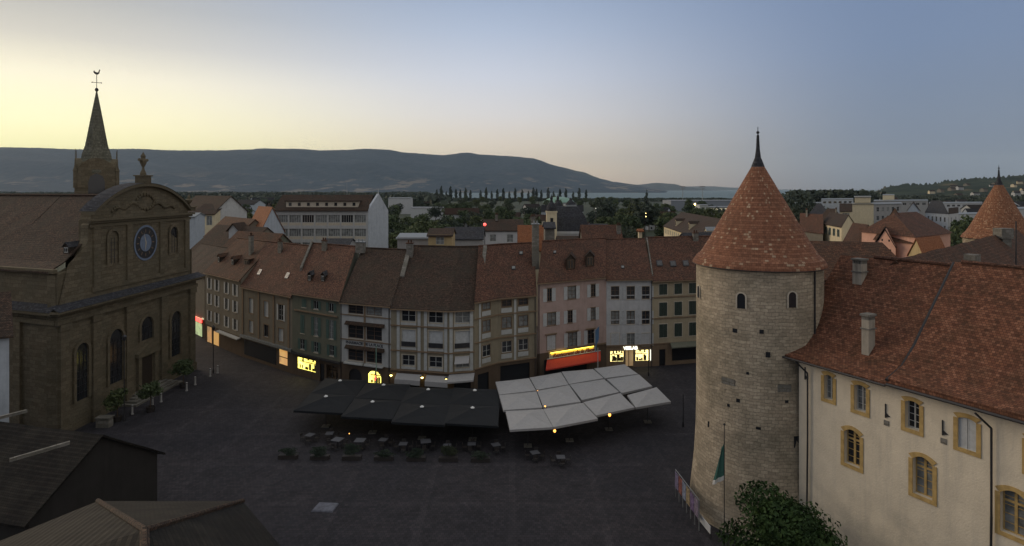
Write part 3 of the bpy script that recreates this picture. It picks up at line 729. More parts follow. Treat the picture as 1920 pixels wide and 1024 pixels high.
def shop_niche(f, root, h, glow, goods=5, seed=1, mullions=1, depth=1.2):
    a, b, z0, z1 = h; q = MB(); D = depth
    q.face([f.W(a, D, z0), f.W(b, D, z0), f.W(b, D, z1), f.W(a, D, z1)])
    q.face([f.W(a, .352, z1), f.W(a, D, z1), f.W(b, D, z1), f.W(b, .352, z1)]); q.face([f.W(a, .352, z0), f.W(b, .352, z0), f.W(b, D, z0), f.W(a, D, z0)])
    q.face([f.W(a, .352, z0), f.W(a, D, z0), f.W(a, D, z1), f.W(a, .352, z1)]); q.face([f.W(b, .352, z0), f.W(b, .352, z1), f.W(b, D, z1), f.W(b, D, z0)])
    sh_ = q.build('shop_display', glow, root)
    fr = MB()
    for s in [a, b - .08] + [a + (b - a) * (k + 1) / (mullions + 1) - .04 for k in range(mullions)]: fr.fbox(f, s, s + .08, .1, .18, z0, z1)
    fr.fbox(f, a + .08, b - .08, .105, .175, z0, z0 + .1); fr.fbox(f, a + .08, b - .08, .105, .175, z1 - .08, z1)
    fr.build('shop_frame', 'metal_dark', root)
    rnd = random.Random(seed); g = MB()
    for k in range(goods):
        s = a + .2 + (b - a - .5) * (k + rnd.random() * .6) / goods; w = .15 + .3 * rnd.random(); hh = .2 + (z1 - z0) * .45 * rnd.random()
        g.fbox(f, s, s + w, .6, .75, z0 + .02, z0 + hh)
        if k % 2: g.tube(f.W(s + .2, .7, z1 - .1), f.W(s + .2, .7, z1 - .4 - .3 * rnd.random()), .08, .14, 8)
    g.fbox(f, a + .1, b - .1, .9, 1.0, z0 + (z1 - z0) * .5, z0 + (z1 - z0) * .54)
    g.build('goods', 'wood', sh_)
    return sh_
shop_niche(f, r3, lit, 'lit_shop', 7, 4, 0)
shop_niche(f, r3, dim, 'trim_dark', 3, 6, 1)
MB().fbox(f, door[0], door[1], .2, .26, 0, 2.4).build('door', 'metal_dark', r3)
dormer(f, r3, prof, 580, 527, .8, .95, roof='slate'); dormer(f, r3, prof, 605, 529, .8, .95, roof='slate')
chimney(f, r3, f.s_at(577), 8, 16.3, 18.2, 1.0, .7)
# firewall parapet between houses 2 and 3
q = MB(); A = []
for d, z in [(3.5, 13.9), (9, 17.6), (9, 18.1), (3.5, 14.5)]: A.append(f.W(-.15, d, z))
q.extrude(A, (.3, 0, 0)); q.build('firewall', 'stone_grey', r3)
# ---- house 4: white house with wide paired windows
f = Fac(pt(638, 80.5), pt(733, 77.5))
WL = (653, 681, 687, 716); xs = [f.s_at(p) for p in WL]
t_ = [(xs[0], xs[1], 9.75, 10.95), (xs[2], xs[3], 9.75, 10.95)]; mi = [(xs[0], xs[1], 6.55, 8.3), (xs[2], xs[3], 6.55, 8.3)]; lo = [(xs[0], xs[1], 3.65, 5.2), (xs[2], xs[3], 3.65, 5.2)]
ar = [(f.s_at(654), f.s_at(678), 0, 2.6), (f.s_at(689), f.s_at(715), .9, 2.65)]
r4, fs, prof, _ = row_house('town_house', 'white house with dark paired windows under hoods and faded pharmacy lettering', [(638, 80.5, 733, 77.5, t_ + mi + lo + ar)], 18, 11.35, 17.4, 'white', 'tile_dark', backs=(.08, 1), base_h=3.3)
f = fs[0]
for h in t_ + mi + lo: window(f, r4, h, style='grid', frame='frame_brown', bars=2)
for z in (8.4, 5.28):
    q = MB(); A = [f.W(xs[0] - .4, -.003, z + .35), f.W(xs[0] - .4, -.55, z + .05), f.W(xs[0] - .4, -.55, z - .05), f.W(xs[0] - .4, -.003, z - .05)]
    q.extrude(A, f.W(xs[3] + .8, 0, 0) - f.W(xs[0], 0, 0)); q.build('window_hood', 'tile_dark', r4)
for z in (9.5, 6.28): MB().fbox(f, 0, f.L, -.12, -.003, z, z + .12).build('ledge', 'trim_dark', r4)
for a, b in ((xs[0] - .5, xs[1] + .1), (xs[2] - .2, xs[3] + .3)): MB().fbox(f, a, b, -.7, -.003, 3.3, 3.45).build('balcony_slab', 'trim_white', r4)
MB().fbox(f, xs[1] + .1, xs[2] - .1, -.09, -.003, 6.5, 11).build('pilaster', 'trim_dark', r4); MB().fbox(f, xs[1] + .1, xs[2] - .1, -.09, -.003, 3.5, 6.2).build('pilaster', 'trim_dark', r4)
text_mesh('PHARMACIE DE LA PLACE', .50, 'lettering', 'dark_letter', r4, f.W((xs[0] + xs[3]) / 2 - .1, -.03, 5.78), (f.u.x, f.u.y, 0), bold=.012)
shop_niche(f, r4, ar[1], 'lit_shop', 4, 9, 0)
MB().fbox(f, xs[2] + .9, xs[2] + 1.45, .45, .5, 1.5, 1.62).fbox(f, xs[2] + 1.12, xs[2] + 1.24, .44, .51, 1.25, 1.9).build('pharmacy_cross', 'lit_red', r4)
MB().fbox(f, ar[0][0], ar[0][1], .25, .3, 0, 2.6).build('door', 'metal_dark', r4)
for h in ar:
    q = MB(); N = 10; a, b, _, z1 = h
    for i in range(N):
        def P_(k, o): t = math.pi * (1 - k / N); return ((a + b) / 2 + (b - a) / 2 * (1 + o) * math.cos(t), z1 - .95 + .95 * (1 + o) * math.sin(t))
        p, p2 = P_(i, 0), P_(i + 1, 0)
        q.face([f.W(p[0], -.02, p[1]), f.W(p2[0], -.02, p2[1]), f.W(p2[0], -.02, z1 + .12), f.W(p[0], -.02, z1 + .12)])
    q.build('arch_head', 'brownwall', r4)
downpipe(f, r4, f.L - .25, 0, 11); downpipe(f, r4, .15, 0, 11)
MB().tube(f.W(f.L * .79, -1.6, 0), f.W(f.L * .79, -1.6, 6.4), .06, .05).build('pole', 'verdigris', tag(thing('flag_pole', tuple(f.W(f.L * .79, -1.6, 0)), 'thin green pole standing in front of the white pharmacy house', 'pole')))
chimney(f, r4, f.s_at(676, 8), 8, 16.8, 18.3, 1.5, .8, cap='zinc')
# ---- house 5: ochre house with white pilasters, bent round the corner
F51 = Fac(pt(733, 77.5), pt(842, 75.8)); F52 = Fac(pt(842, 75.8), pt(890, 76.6))
def h5(f, c): return [(f.s_at(c) - .95, f.s_at(c) + .95, 9.3, 10.85), (f.s_at(c) - .95, f.s_at(c) + .95, 6.2, 8.3), (f.s_at(c) - .85, f.s_at(c) + .85, 3.75, 5.1)]
ha = h5(F51, 766) + h5(F51, 817); hb = h5(F52, 867)
ha += [(F51.s_at(746), F51.s_at(786), .4, 2.2), (F51.s_at(797), F51.s_at(838), .4, 2.2)]; hb += [(.6, F52.L - .5, .4, 2.3)]
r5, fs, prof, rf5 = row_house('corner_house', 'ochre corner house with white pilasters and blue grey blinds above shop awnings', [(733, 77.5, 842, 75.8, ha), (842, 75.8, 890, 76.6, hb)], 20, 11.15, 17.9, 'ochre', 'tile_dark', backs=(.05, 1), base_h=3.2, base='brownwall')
for f, hs in ((fs[0], ha), (fs[1], hb)):
    for i, h in enumerate(hs):
        if h[2] < 1:
            MB().fbox(f, h[0], h[1], .3, .34, h[2], h[3]).build('shop_window', 'glass', r5); continue
        k = i % 3
        window(f, r5, h, style='plain' if k == 1 else ('grid' if k == 0 else 'cross'), glass=('glass', 'shutter_white', 'glass')[k], frame='trim_white' if k == 2 else 'frame', surround='trim', sw=.1, bars=1)
        MB().fbox(f, h[0] - .1, h[1] + .1, -.07, -.003, h[2] - .42, h[2] - .12).build('panel', 'trim_white', r5)
        if k == 1: MB().fbox(f, h[0], h[1], -.14, -.1, h[2], h[2] + .6).build('railing', 'metal_dark', r5)
for f, pxs in ((fs[0], (747, 786, 798, 836)), (fs[1], (846, 884))):
    for px in pxs: MB().fbox(f, f.s_at(px) - .2, f.s_at(px) + .2, -.12, -.004, 3.3, 10.7).build('pilaster', 'trim_white', r5)
for f in fs[:2]:
    for z in (8.7, 5.55, 3.1): MB().fbox(f, 0, f.L, -.22, -.003, z, z + .16).build('ledge', 'trim_dark', r5)
f = fs[1]; a = f.s_at(867)
q = MB(); q.extrude([f.W(a - .9, -.01, 5.2), f.W(a - .9, -.8, 4.45), f.W(a - .9, -.8, 4.4), f.W(a - .9, -.01, 5.1)], f.W(1.8, 0, 0) - f.W(0, 0, 0)); q.build('window_awning', 'canvas_white', r5)
chimney(fs[0], r5, fs[0].s_at(768, 8), 8.2, 16, 18.4, .9, .8)
# firewalls that rise over the roof
def firewall(f, s, d0, z0, d1, z1, root, w=.5, lift=.7):
    MB().extrude([f.W(s, d0, z0 - .4), f.W(s, d1, z1 - .4), f.W(s, d1, z1 + lift), f.W(s, d0, z0 + lift * .3)], f.W(w, 0, 0) - f.W(0, 0, 0)).build('firewall', 'stone_grey', root)
firewall(fs[0], .1, 4.5, 14.2, 9.6, 17.5, r5, .6); firewall(fs[1], fs[1].L + .2, 5, 14.4, 9.4, 17.4, r5, .5)
for i, (p0, p1) in enumerate(((744, 791), (800, 842))):
    f = fs[0]; a, b = f.s_at(p0), f.s_at(p1); q = MB()
    q.extrude([f.W(a, -.05, 2.75), f.W(a, -1.3, 2.35), f.W(a, -1.3, 1.75), f.W(a, -1.27, 1.75), f.W(a, -1.27, 2.3), f.W(a, -.05, 2.68)], f.W(b, 0, 0) - f.W(a, 0, 0)); q.build('shop_awning', 'canvas_white', r5)
f = fs[1]; MB().extrude([f.W(0, -.05, 3.0), f.W(0, -1.5, 2.5), f.W(0, -1.5, 2.3), f.W(0, -1.45, 2.3), f.W(0, -.05, 2.9)], f.W(f.L, 0, 0) - f.W(0, 0, 0)).build('shop_awning', 'canvas_white', r5)
lampn = 0
for px, py, w in ((735, 706, 'beside the drainpipe of the white pharmacy house'), (793, 712, 'between the two shop awnings of the ochre corner house'), (838, 716, 'at the right end of the awnings of the ochre corner house')):
    f = fs[0]; a = f.s_at(px); L = f.W(a, -.5, 2.55); t = thing('wall_lamp', tuple(L), 'glowing yellow wall lamp ' + w, 'lamp', 'wall lamps of the corner house')
    MB().tube(f.W(a, -.01, 2.8), L + Vector((0, 0, .25)), .03).build('bracket', 'metal_dark', t)
    MB().ball(tuple(L), .15, 8, 6).build('globe', 'lit_lamp', t)
    MB().lathe([(.05, L.z + .2), (.24, L.z + .14), (.25, L.z + .1), (.0, L.z + .16)], L.x, L.y, 10).build('lamp_shade', 'metal_dark', t)
# ---- house 6: set-back part with timber grid
F61 = Fac(pt(890, 76.6), pt(934, 79.5)); F62 = Fac(pt(934, 79.5), pt(1006, 82))
def h6(f, cs, w): 
    o = []
    for c in cs: o += [(f.s_at(c) - w, f.s_at(c) + w, 10.6, 11.5), (f.s_at(c) - w, f.s_at(c) + w, 7.75, 9.25), (f.s_at(c) - w, f.s_at(c) + w, 4.6, 6.1)]
    return o
ha = h6(F61, [912], .7); hb = h6(F62, [950, 981], .72)
gs = [(F62.s_at(938), F62.s_at(993), .2, 2.9)]
r6, fs, prof, _ = row_house('corner_house', 'ochre house with grid of pale panels, between the corner house and the pink house', [(890, 76.6, 934, 79.5, ha + [(.5, 2.4, .1, 2.6)]), (934, 79.5, 1006, 82, hb + gs)], 18, 12.05, 18.0, 'ochre', 'tile_red', backs=(.0, 1), base_h=3.3)
for f, hs in ((fs[0], ha), (fs[1], hb)):
    for i, h in enumerate(hs):
        window(f, r6, h, frame='frame_brown' if i % 3 < 2 else 'frame', glass='glass' if i % 3 != 1 else 'glass_curtain', surround='trim_dark', sw=.08, bars=1)
        MB().fbox(f, h[0] - .05, h[1] + .05, -.09, -.004, h[2] - .75, h[2] - .16).build('panel', 'trim_white', r6)
for px in (900, 966): 
    f = fs[0] if px < 934 else fs[1]; MB().fbox(f, f.s_at(px) - .16, f.s_at(px) + .16, -.1, -.004, 3.4, 11.5).build('pilaster', 'trim_white', r6)
for f in fs[:2]:
    for z in (9.6, 6.6, 3.35): MB().fbox(f, 0, f.L, -.2, -.003, z, z + .15).build('ledge', 'trim_dark', r6)
for f, h in ((fs[0], (.5, 2.4, .1, 2.6)), (fs[1], gs[0])): MB().fbox(f, h[0], h[1], .28, .34, h[2], h[3]).build('shop_window', 'glass', r6)
skylight(fs[1], r6, prof, 963, 506, .6, .7, 'metal_dark'); skylight(fs[1], r6, prof, 977, 478, .6, .7, 'metal_dark')
downpipe(fs[1], r6, fs[1].L - .2, 0, 11.9)
f = fs[1]; chimney(f, r6, f.s_at(1004, 5.2), 5.2, 14.6, 21.0, 1.1, 1.3, m='stone_grey', cap='zinc')
# ---- house 7: pink house with the restaurant
F7 = Fac(pt(1008, 83), pt(1137, 88.8))
W7 = [(1026, 1034.5, 541, 566), (1064.5, 1080, 537.5, 560.5), (1108, 1116.5, 532.5, 556), (1026, 1042.5, 586, 610), (1064.5, 1073.5, 583.5, 607), (1108, 1116.5, 576, 599), (1026, 1041.5, 630, 655), (1065, 1082, 624, 651), (1102, 1114, 617, 644)]
h7 = px_windows(F7, W7)
# level the rows
for r_ in range(3):
    zs = [(h7[r_ * 3 + i][2], h7[r_ * 3 + i][3]) for i in range(3)]; z0 = sum(z[0] for z in zs) / 3; z1 = sum(z[1] for z in zs) / 3
    for i in range(3): a = h7[r_ * 3 + i]; h7[r_ * 3 + i] = (a[0], a[1], z0, z1)
g7 = [(F7.s_at(1020), F7.s_at(1100), .2, 2.6)]
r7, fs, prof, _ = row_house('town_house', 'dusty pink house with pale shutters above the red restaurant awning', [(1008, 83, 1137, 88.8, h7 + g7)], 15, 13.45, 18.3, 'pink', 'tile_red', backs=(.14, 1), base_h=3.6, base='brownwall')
f = fs[0]
for i, h in enumerate(h7): window(f, r7, h, surround='trim_dark', sw=.1, sh=None if i == 6 else 'shutter_white', shw=.62, closed='shutter_white' if i == 6 else None, glass='glass_curtain' if i in (1, 7) else 'glass', frame='frame_brown')
for i in (6, 7, 8): MB().fbox(f, h7[i][0] - .3, h7[i][1] + .3, -.3, -.003, h7[i][3] + .16, h7[i][3] + .28).build('window_cornice', 'trim_dark', r7)
MB().fbox(f, h7[7][0] - .1, f.L, -.25, -.003, 3.55, 3.75).build('ledge', 'trim_dark', r7)
MB().fbox(f, g7[0][0], g7[0][1], .28, .34, g7[0][2], g7[0][3]).build('shop_window', 'glass', r7)
a, b = f.s_at(1033), f.s_at(1113)
sg = MB().fbox(f, a - .3, b + .3, -.16, -.004, 2.72, 3.5).build('restaurant_sign', 'trim', r7)
MB().fbox(f, a, b, -.185, -.162, 3.18, 3.49).build('tube_glow_stand_in', 'lit_sign', sg)
MB().tube(f.W(a, -.42, 3.56), f.W(b, -.42, 3.56), .075).build('light_tube', 'lit_yellow', sg)
MB().fbox(f, a - .1, b + .1, -.5, -.3, 3.62, 3.7).build('lamp_cover', 'metal_dark', sg)
text_mesh('Restaurant de la Place', .80, 'lettering', 'red_letter', sg, f.W((a + b) / 2 + .2, -.2, 2.8), (f.u.x, f.u.y, 0), shear=.35, bold=.012)
q = MB(); a2, b2 = f.s_at(1026), f.s_at(1126)
q.extrude([f.W(a2, -.2, 2.66), f.W(a2, -2.4, 1.95), f.W(a2, -2.4, 1.78), f.W(a2, -2.36, 1.78), f.W(a2, -2.36, 1.9), f.W(a2, -.2, 2.58)], f.W(b2, 0, 0) - f.W(a2, 0, 0)); q.build('awning', 'canvas_red', r7)
MB().tube(f.W(a2, -.3, 2.74), f.W(b2, -.3, 2.74), .07).build('awning_roller', 'trim_white', r7)
dormer(f, r7, prof, 1070, 505, 1.5, 1.5); dormer(f, r7, prof, 1106, 500, 1.5, 1.5)
skylight(f, r7, prof, 1040, 476, .5, .6, 'metal_dark')
t = thing('flag', tuple(f.W(f.s_at(1112), -.2, 5)), 'blue banner hanging on a slanted pole from the pink house', 'flag')
p0 = f.W(f.s_at(1112), -.05, 5.4); p1 = f.W(f.s_at(1124), -1.4, 6.6); MB().tube(p0, p1, .035).build('pole', 'trim_white', t)
q = MB(); n_ = 6
for i in range(n_):
    a3 = p0.lerp(p1, .35 + .6 * i / n_); b3 = p0.lerp(p1, .35 + .6 * (i + 1) / n_); w_ = .08 * math.sin(i * 1.7); w2_ = .08 * math.sin((i + 1) * 1.7)
    q.face([a3 + Vector((w_, w_, -2.6 + .3 * (i - 2))), b3 + Vector((w2_, w2_, -2.6 + .3 * (i - 1))), b3, a3])
q.build('banner', 'blue_cloth', t)
downpipe(f, r7, .25, 0, 13)
# ---- house 8: white house with the optician
F8 = Fac(pt(1137, 88.8), pt(1223, 89.6))
c8 = [(1145.6, 1161), (1175, 1190), (1203.6, 1218)]
h8 = px_windows(F8, [(a, b, 537, 561) for a, b in c8] + [(a, b, 583, 608) for a, b in c8] + [(a, b, 625, 648) for a, b in c8])
s8 = [(F8.s_at(1143.5), F8.s_at(1170), .75, 2.45), (F8.s_at(1173), F8.s_at(1188), 0, 2.45), (F8.s_at(1191), F8.s_at(1217), .75, 2.5)]
r8, fs, prof, _ = row_house('town_house', 'white house with white shutters above the brightly lit optician shop', [(1137, 88.8, 1223, 89.6, h8 + s8)], 15, 13.05, 18.1, 'palegrey', 'tile_red', backs=(.07, 1), base_h=3.1, base='trim_dark')
f = fs[0]
for i, h in enumerate(h8): window(f, r8, h, surround='trim', sw=.09, sh=None if i == 6 else 'shutter_white', shw=.56, closed='shutter_white' if i == 6 else None, frame='frame_brown' if i < 6 else 'trim_white')
for z in (10.45, 6.9): MB().fbox(f, 0, f.L, -.05, -.003, z, z + .1).build('ledge', 'palegrey', r8)
MB().fbox(f, 0, f.L, -.15, -.004, 3.1, 3.3).build('ledge', 'trim_dark', r8)
shop_niche(f, r8, s8[0], 'lit_bright', 8, 2, 0); shop_niche(f, r8, s8[2], 'lit_bright', 5, 3, 0)
q = MB(); cx, cz = s8[0][0] + .55, 1.75
for i in range(16):
    t0, t1 = 2 * math.pi * i / 16, 2 * math.pi * (i + 1) / 16
    q.face([f.W(cx + .3 * math.cos(t0), .5, cz + .3 * math.sin(t0)), f.W(cx + .3 * math.cos(t1), .5, cz + .3 * math.sin(t1)), f.W(cx + .2 * math.cos(t1), .5, cz + .2 * math.sin(t1)), f.W(cx + .2 * math.cos(t0), .5, cz + .2 * math.sin(t0))])
q.build('round_frame_display', 'wood', r8)
dr = MB().fbox(f, s8[1][0], s8[1][1], .6, .66, 0, 2.45).build('door', 'lit_brown', r8)
MB().fbox(f, s8[1][0] + .5, s8[1][0] + .58, .5, .59, 0, 2.4).build('door_frame', 'metal_dark', dr)
MB().tube(f.W(f.s_at(1219.5), -.12, .9), f.W(f.s_at(1219.5), -.12, 2.5), .05).build('light_strip', 'lit_white', r8)
text_mesh('VISILAB', .64, 'lettering', 'lit_white', r8, f.W(f.s_at(1182), -.2, 2.62), (f.u.x, f.u.y, 0), bold=.03, depth=.04)
downpipe(f, r8, f.L - .1, 0, 12.8); skylight(f, r8, prof, 1168, 505, .5, .6, 'metal_dark')
# ---- house 9: ochre house with dark shutters, partly behind the round tower
F9 = Fac(pt(1223, 89.6), pt(1420, 94))
c9 = [(1236, 1251), (1264.6, 1278.7), (1292, 1306), (1320, 1334), (1348, 1362), (1376, 1390)]
h9 = []
for z0, z1 in ((10.45, 12.0), (7.3, 9.3), (4.15, 6.1)): h9 += [(F9.s_at(a), F9.s_at(b), z0, z1) for a, b in c9]
g9 = [(F9.s_at(1236), F9.s_at(1247.6), 0, 2.4), (F9.s_at(1260), F9.s_at(1310), .5, 2.9)]
r9, fs, prof, _ = row_house('town_house', 'ochre house with dark green closed shutters and three skylights beside the round tower', [(1223, 89.6, 1420, 94, h9 + g9)], 15, 12.75, 18.3, 'yellow2', 'tile_red', backs=(.1, 1), base_h=3.2, base='trim_dark')
f = fs[0]
for i, h in enumerate(h9): window(f, r9, h, surround='trim', sw=.1, closed='shutter_dark')
for z in (10.0, 6.9, 3.2): MB().fbox(f, 0, f.L, -.12, -.003, z, z + .16).build('ledge', 'trim_dark', r9)
for h in g9: MB().fbox(f, h[0], h[1], .28, .34, h[2], h[3]).build('shop_window', 'glass', r9)
MB().extrude([f.W(g9[1][0] - .3, -.05, 3.35), f.W(g9[1][0] - .3, -1.5, 2.95), f.W(g9[1][0] - .3, -1.5, 2.8), f.W(g9[1][0] - .3, -.05, 3.2)], f.W(g9[1][1] - g9[1][0] + .6, 0, 0) - f.W(0, 0, 0)).build('shop_awning', 'greenish', r9)
for px in (1237.5, 1263, 1287): skylight(f, r9, prof, px, 500, 1.0, 1.2, 'metal_dark', 'glass')
chimney(f, r9, f.s_at(1304, 7), 7, 16.5, 18.9, .9, .9); firewall(f, .0, .5, 13.4, 7.4, 18.1, r9, .22, .25)

# ------------------------------------------------------------------ the church
A = Vector((-47.3, 63.5)); B = Vector((-46.0, 88.3))
CF = Fac((A.x, A.y), (B.x, B.y))                 # facade, seen obliquely
def cY(px): return CF.s_at(px)
ch = thing('church', (A.x, A.y, 0), 'large baroque stone church with curved pediment and clock on the left', 'church')
L = CF.L; CZ = 13.35; q = MB()
q.fbox(CF, 0, L, 0, 1.2, 0, CZ)
SIDE = Vector((-.94, .34)).normalized()
sB = CF.p0 + SIDE * 46
q.face([CF.W(0, 0, 0), CF.W(0, 0, CZ + 4.2), (sB.x, sB.y, CZ + 4.2), (sB.x, sB.y, 0)][::-1])
q.build('wall', 'stone_church', ch)
# lower entablature with a zinc covered top, round the corner
q = MB(); z = MB()
def cornice(zb, out, h, d0=0):
    q.fbox(CF, -out, L + out, -out, -.002 - d0, zb, zb + h)
for zb, out, h in ((CZ - 1.5, .35, .5), (CZ - 1.0, .18, .55), (CZ - .45, .75, .25), (CZ - .2, 1.05, .2)): cornice(zb, out, h)
q.build('cornice', 'stone_church', ch)
z.face([CF.W(-1.1, -1.1, CZ + .02), CF.W(L + 1.1, -1.1, CZ + .02), CF.W(L + 1.1, .05, CZ + .55), CF.W(-1.1, .05, CZ + .55)]); z.face([CF.W(-1.1, -1.1, CZ), CF.W(L + 1.1, -1.1, CZ), CF.W(L + 1.1, -1.1, CZ + .02), CF.W(-1.1, -1.1, CZ + .02)])
z.build('cornice_covering', 'slate', ch)
SF = Fac((sB.x, sB.y), (A.x, A.y))
q = MB()
for zb, out, h in ((CZ - 1.5, .35, .5), (CZ - .45, .75, .3), (CZ + 3.9, .5, .4)): q.fbox(SF, 0, SF.L, -out, -.004, zb, zb + h)
q.build('cornice', 'stone_church', ch)
z = MB(); z.face([SF.W(0, -.8, CZ - .13), SF.W(SF.L, -.8, CZ - .13), SF.W(SF.L, -.004, CZ + .6), SF.W(0, -.004, CZ + .6)]); z.build('cornice_covering', 'slate', ch)
for s in (3, 10.5, 18, 25.5, 33, 40): MB().fbox(SF, s - .55, s + .55, -.3, -.004, 0, CZ - 1.5).build('pilaster', 'stone_church', ch)
def arch_panel(f, a, b, z0, z1, name, m, root, out=-.02, ring=.35):
    r = (b - a) / 2; c = (a + b) / 2; zs = z1 - r; N = 12; p = [(a, z0), (b, z0)] + [(c + r * math.cos(math.pi * i / N), zs + r * math.sin(math.pi * i / N)) for i in range(N + 1)]
    w = MB().face([f.W(x, out, zz) for x, zz in p]).build(name, m, root)
    g = MB(); o = [(a, z0)] + [(c - r * math.cos(math.pi * i / N), zs + r * math.sin(math.pi * i / N)) for i in range(N + 1)] + [(b, z0)]
    R2 = r + ring; oo = [(a - ring, z0)] + [(c - R2 * math.cos(math.pi * i / N), zs + R2 * math.sin(math.pi * i / N)) for i in range(N + 1)] + [(b + ring, z0)]
    for i in range(len(o) - 1):
        P4 = [o[i], o[i + 1], oo[i + 1], oo[i]]; F_ = [f.W(x, out - .22, zz) for x, zz in P4]; G_ = [f.W(x, -.003, zz) for x, zz in P4]
        g.face(F_)
        for k in (0, 2): g.face([F_[k], G_[k], G_[(k + 1) % 4], F_[(k + 1) % 4]])
    g.build('surround', 'stone_church', w)
    bars = MB()
    for k in range(1, 3): bars.fbox(f, a + (b - a) * k / 3 - .03, a + (b - a) * k / 3 + .03, out - .05, out - .004, z0, zs)
    zz = z0 + .8
    while zz < zs: bars.fbox(f, a, b, out - .04, out - .006, zz - .02, zz + .02); zz += .8
    bars.build('glazing_bars', 'metal_dark', w)
    return w
def cs(px): return CF.s_at(px)
arch_panel(CF, cs(216) - 1.15, cs(216) + 1.15, 3.2, 9.5, 'window', 'glass', ch)
arch_panel(CF, cs(328) - 1.1, cs(328) + 1.1, 3.2, 9.3, 'window', 'glass', ch)
arch_panel(CF, cs(274) - 1.2, cs(274) + 1.2, 6.9, 9.8, 'window', 'glass', ch)
arch_panel(CF, cs(152) - .9, cs(152) + .9, 3.0, 9.2, 'window', 'glass', ch)
a = cs(274); pd = MB().fbox(CF, a - 1.1, a + 1.1, -.05, -.004, .9, 4.7).build('door', 'wood', ch)
MB().fbox(CF, a - 1.9, a - 1.3, -.35, -.004, .9, 5.0).fbox(CF, a + 1.3, a + 1.9, -.35, -.004, .9, 5.0).fbox(CF, a - 2.1, a + 2.1, -.5, -.003, 5.0, 5.5).extrude([CF.W(a - 2.1, -.5, 5.5), CF.W(a + 2.1, -.5, 5.5), CF.W(a, -.5, 6.5)], CF.W(0, .49, 0) - CF.W(0, 0, 0)).build('portal', 'stone_church', ch)
for i in range(4): MB().fbox(CF, a - 3.2 - i * .5, a + 3.2 + i * .5, -.8 - i * .38, -.003 - i * .001, .9 - (i + 1) * .225, .9 - i * .225 - .002).build('step', 'stone_grey', ch)
for s in (.7, cs(178), cs(240), cs(305), L - .8):
    MB().fbox(CF, s - .62, s + .62, -.32, -.004, 0, CZ - 1.5).fbox(CF, s - .75, s + .75, -.42, -.33, CZ - 2.2, CZ - 1.52).fbox(CF, s - .75, s + .75, -.42, -.33, 0, 1.1).build('pilaster', 'stone_church', ch)
# upper stage
ua, ub = cs(173), cs(356); UZ = 22.6
q = MB(); q.fbox(CF, ua, ub, .15, 1.6, CZ + .3, UZ)
N = 24; cu = (ua + ub) / 2; hw_ = (ub - ua) / 2 - .1; top = 26.4; sag = top - UZ - .5; Rr = (hw_ ** 2 + sag ** 2) / (2 * sag)
arc = [(cu + hw_ * (2 * i / N - 1), top - Rr + math.sqrt(max(0, Rr ** 2 - (hw_ * (2 * i / N - 1)) ** 2))) for i in range(N + 1)]
q.extrude([CF.W(x, .25, zz) for x, zz in arc] + [CF.W(ub, .25, UZ + .01), CF.W(ua, .25, UZ + .01)], CF.W(0, 1.2, 0) - CF.W(0, 0, 0))
q.build('upper_wall', 'stone_church', ch)
q = MB()
for zb, out, h in ((UZ - .9, .2, .35), (UZ - .45, .35, .25), (UZ - .18, .6, .22)): q.fbox(CF, ua - out, ub + out, .15 - out, .148, zb, zb + h)
for i in range(N):
    (x0, y0), (x1, y1) = arc[i], arc[i + 1]; A4 = [CF.W(x0, -.2, y0), CF.W(x1, -.2, y1), CF.W(x1, -.2, y1 + .38), CF.W(x0, -.2, y0 + .38)]
    q.extrude(A4, CF.W(0, 1.6, 0) - CF.W(0, 0, 0))
q.build('pediment_moulding', 'stone_church', ch)
z = MB()
for i in range(N):
    (x0, y0), (x1, y1) = arc[i], arc[i + 1]; z.face([CF.W(x0, -.25, y0 + .4), CF.W(x1, -.25, y1 + .4), CF.W(x1, 1.7, y1 + .44), CF.W(x0, 1.7, y0 + .44)])
z.build('pediment_covering', 'slate', ch)
for s in (ua + .7, cs(243), cs(304), ub - .7): MB().fbox(CF, s - .5, s + .5, -.1, .148, CZ + 1.6, UZ - .9).build('pilaster', 'stone_church', ch)
arch_panel(CF, cs(213) - .8, cs(213) + .8, 17.3, 21.1, 'window', 'glass', ch, out=.12); arch_panel(CF, cs(326) - .8, cs(326) + .8, 17.3, 20.9, 'window', 'glass', ch, out=.12)
MB().fbox(CF, ua, ub, -.05, .148, CZ + 1.1, CZ + 1.6).build('plinth_band', 'stone_church', ch)
# relief in the pediment: a shield with scrolls
rl = MB()
for i in range(18):
    t = 2 * math.pi * i / 18; rl.ball(CF.W(cu + 1.7 * math.cos(t), .2, 24.4 + .95 * math.sin(t)), .26, 6, 4)
for s in (-1, 1):
    for k in range(13): rl.ball(CF.W(cu + s * (1.95 + k * .34), .2, 24.2 - .06 * k + .2 * math.sin(k * .8)), .31 - .008 * k, 6, 4)
rl.build('relief', 'stone_church', ch)
# clock
cc = cs(274); cz = 19.2
def disc(f, c, z_, r, d0, d1, N=32, r0=0):
    q = MB()
    for i in range(N):
        t0, t1 = 2 * math.pi * i / N, 2 * math.pi * (i + 1) / N
        a_ = (c + r * math.cos(t0), z_ + r * math.sin(t0)); b_ = (c + r * math.cos(t1), z_ + r * math.sin(t1)); a0_ = (c + r0 * math.cos(t0), z_ + r0 * math.sin(t0)); b0_ = (c + r0 * math.cos(t1), z_ + r0 * math.sin(t1))
        if r0: q.face([f.W(a0_[0], d0, a0_[1]), f.W(b0_[0], d0, b0_[1]), f.W(b_[0], d0, b_[1]), f.W(a_[0], d0, a_[1])])
        else: q.face([f.W(c, d0, z_), f.W(b_[0], d0, b_[1]), f.W(a_[0], d0, a_[1])])
        q.face([f.W(a_[0], d0, a_[1]), f.W(b_[0], d0, b_[1]), f.W(b_[0], d1, b_[1]), f.W(a_[0], d1, a_[1])])
    return q
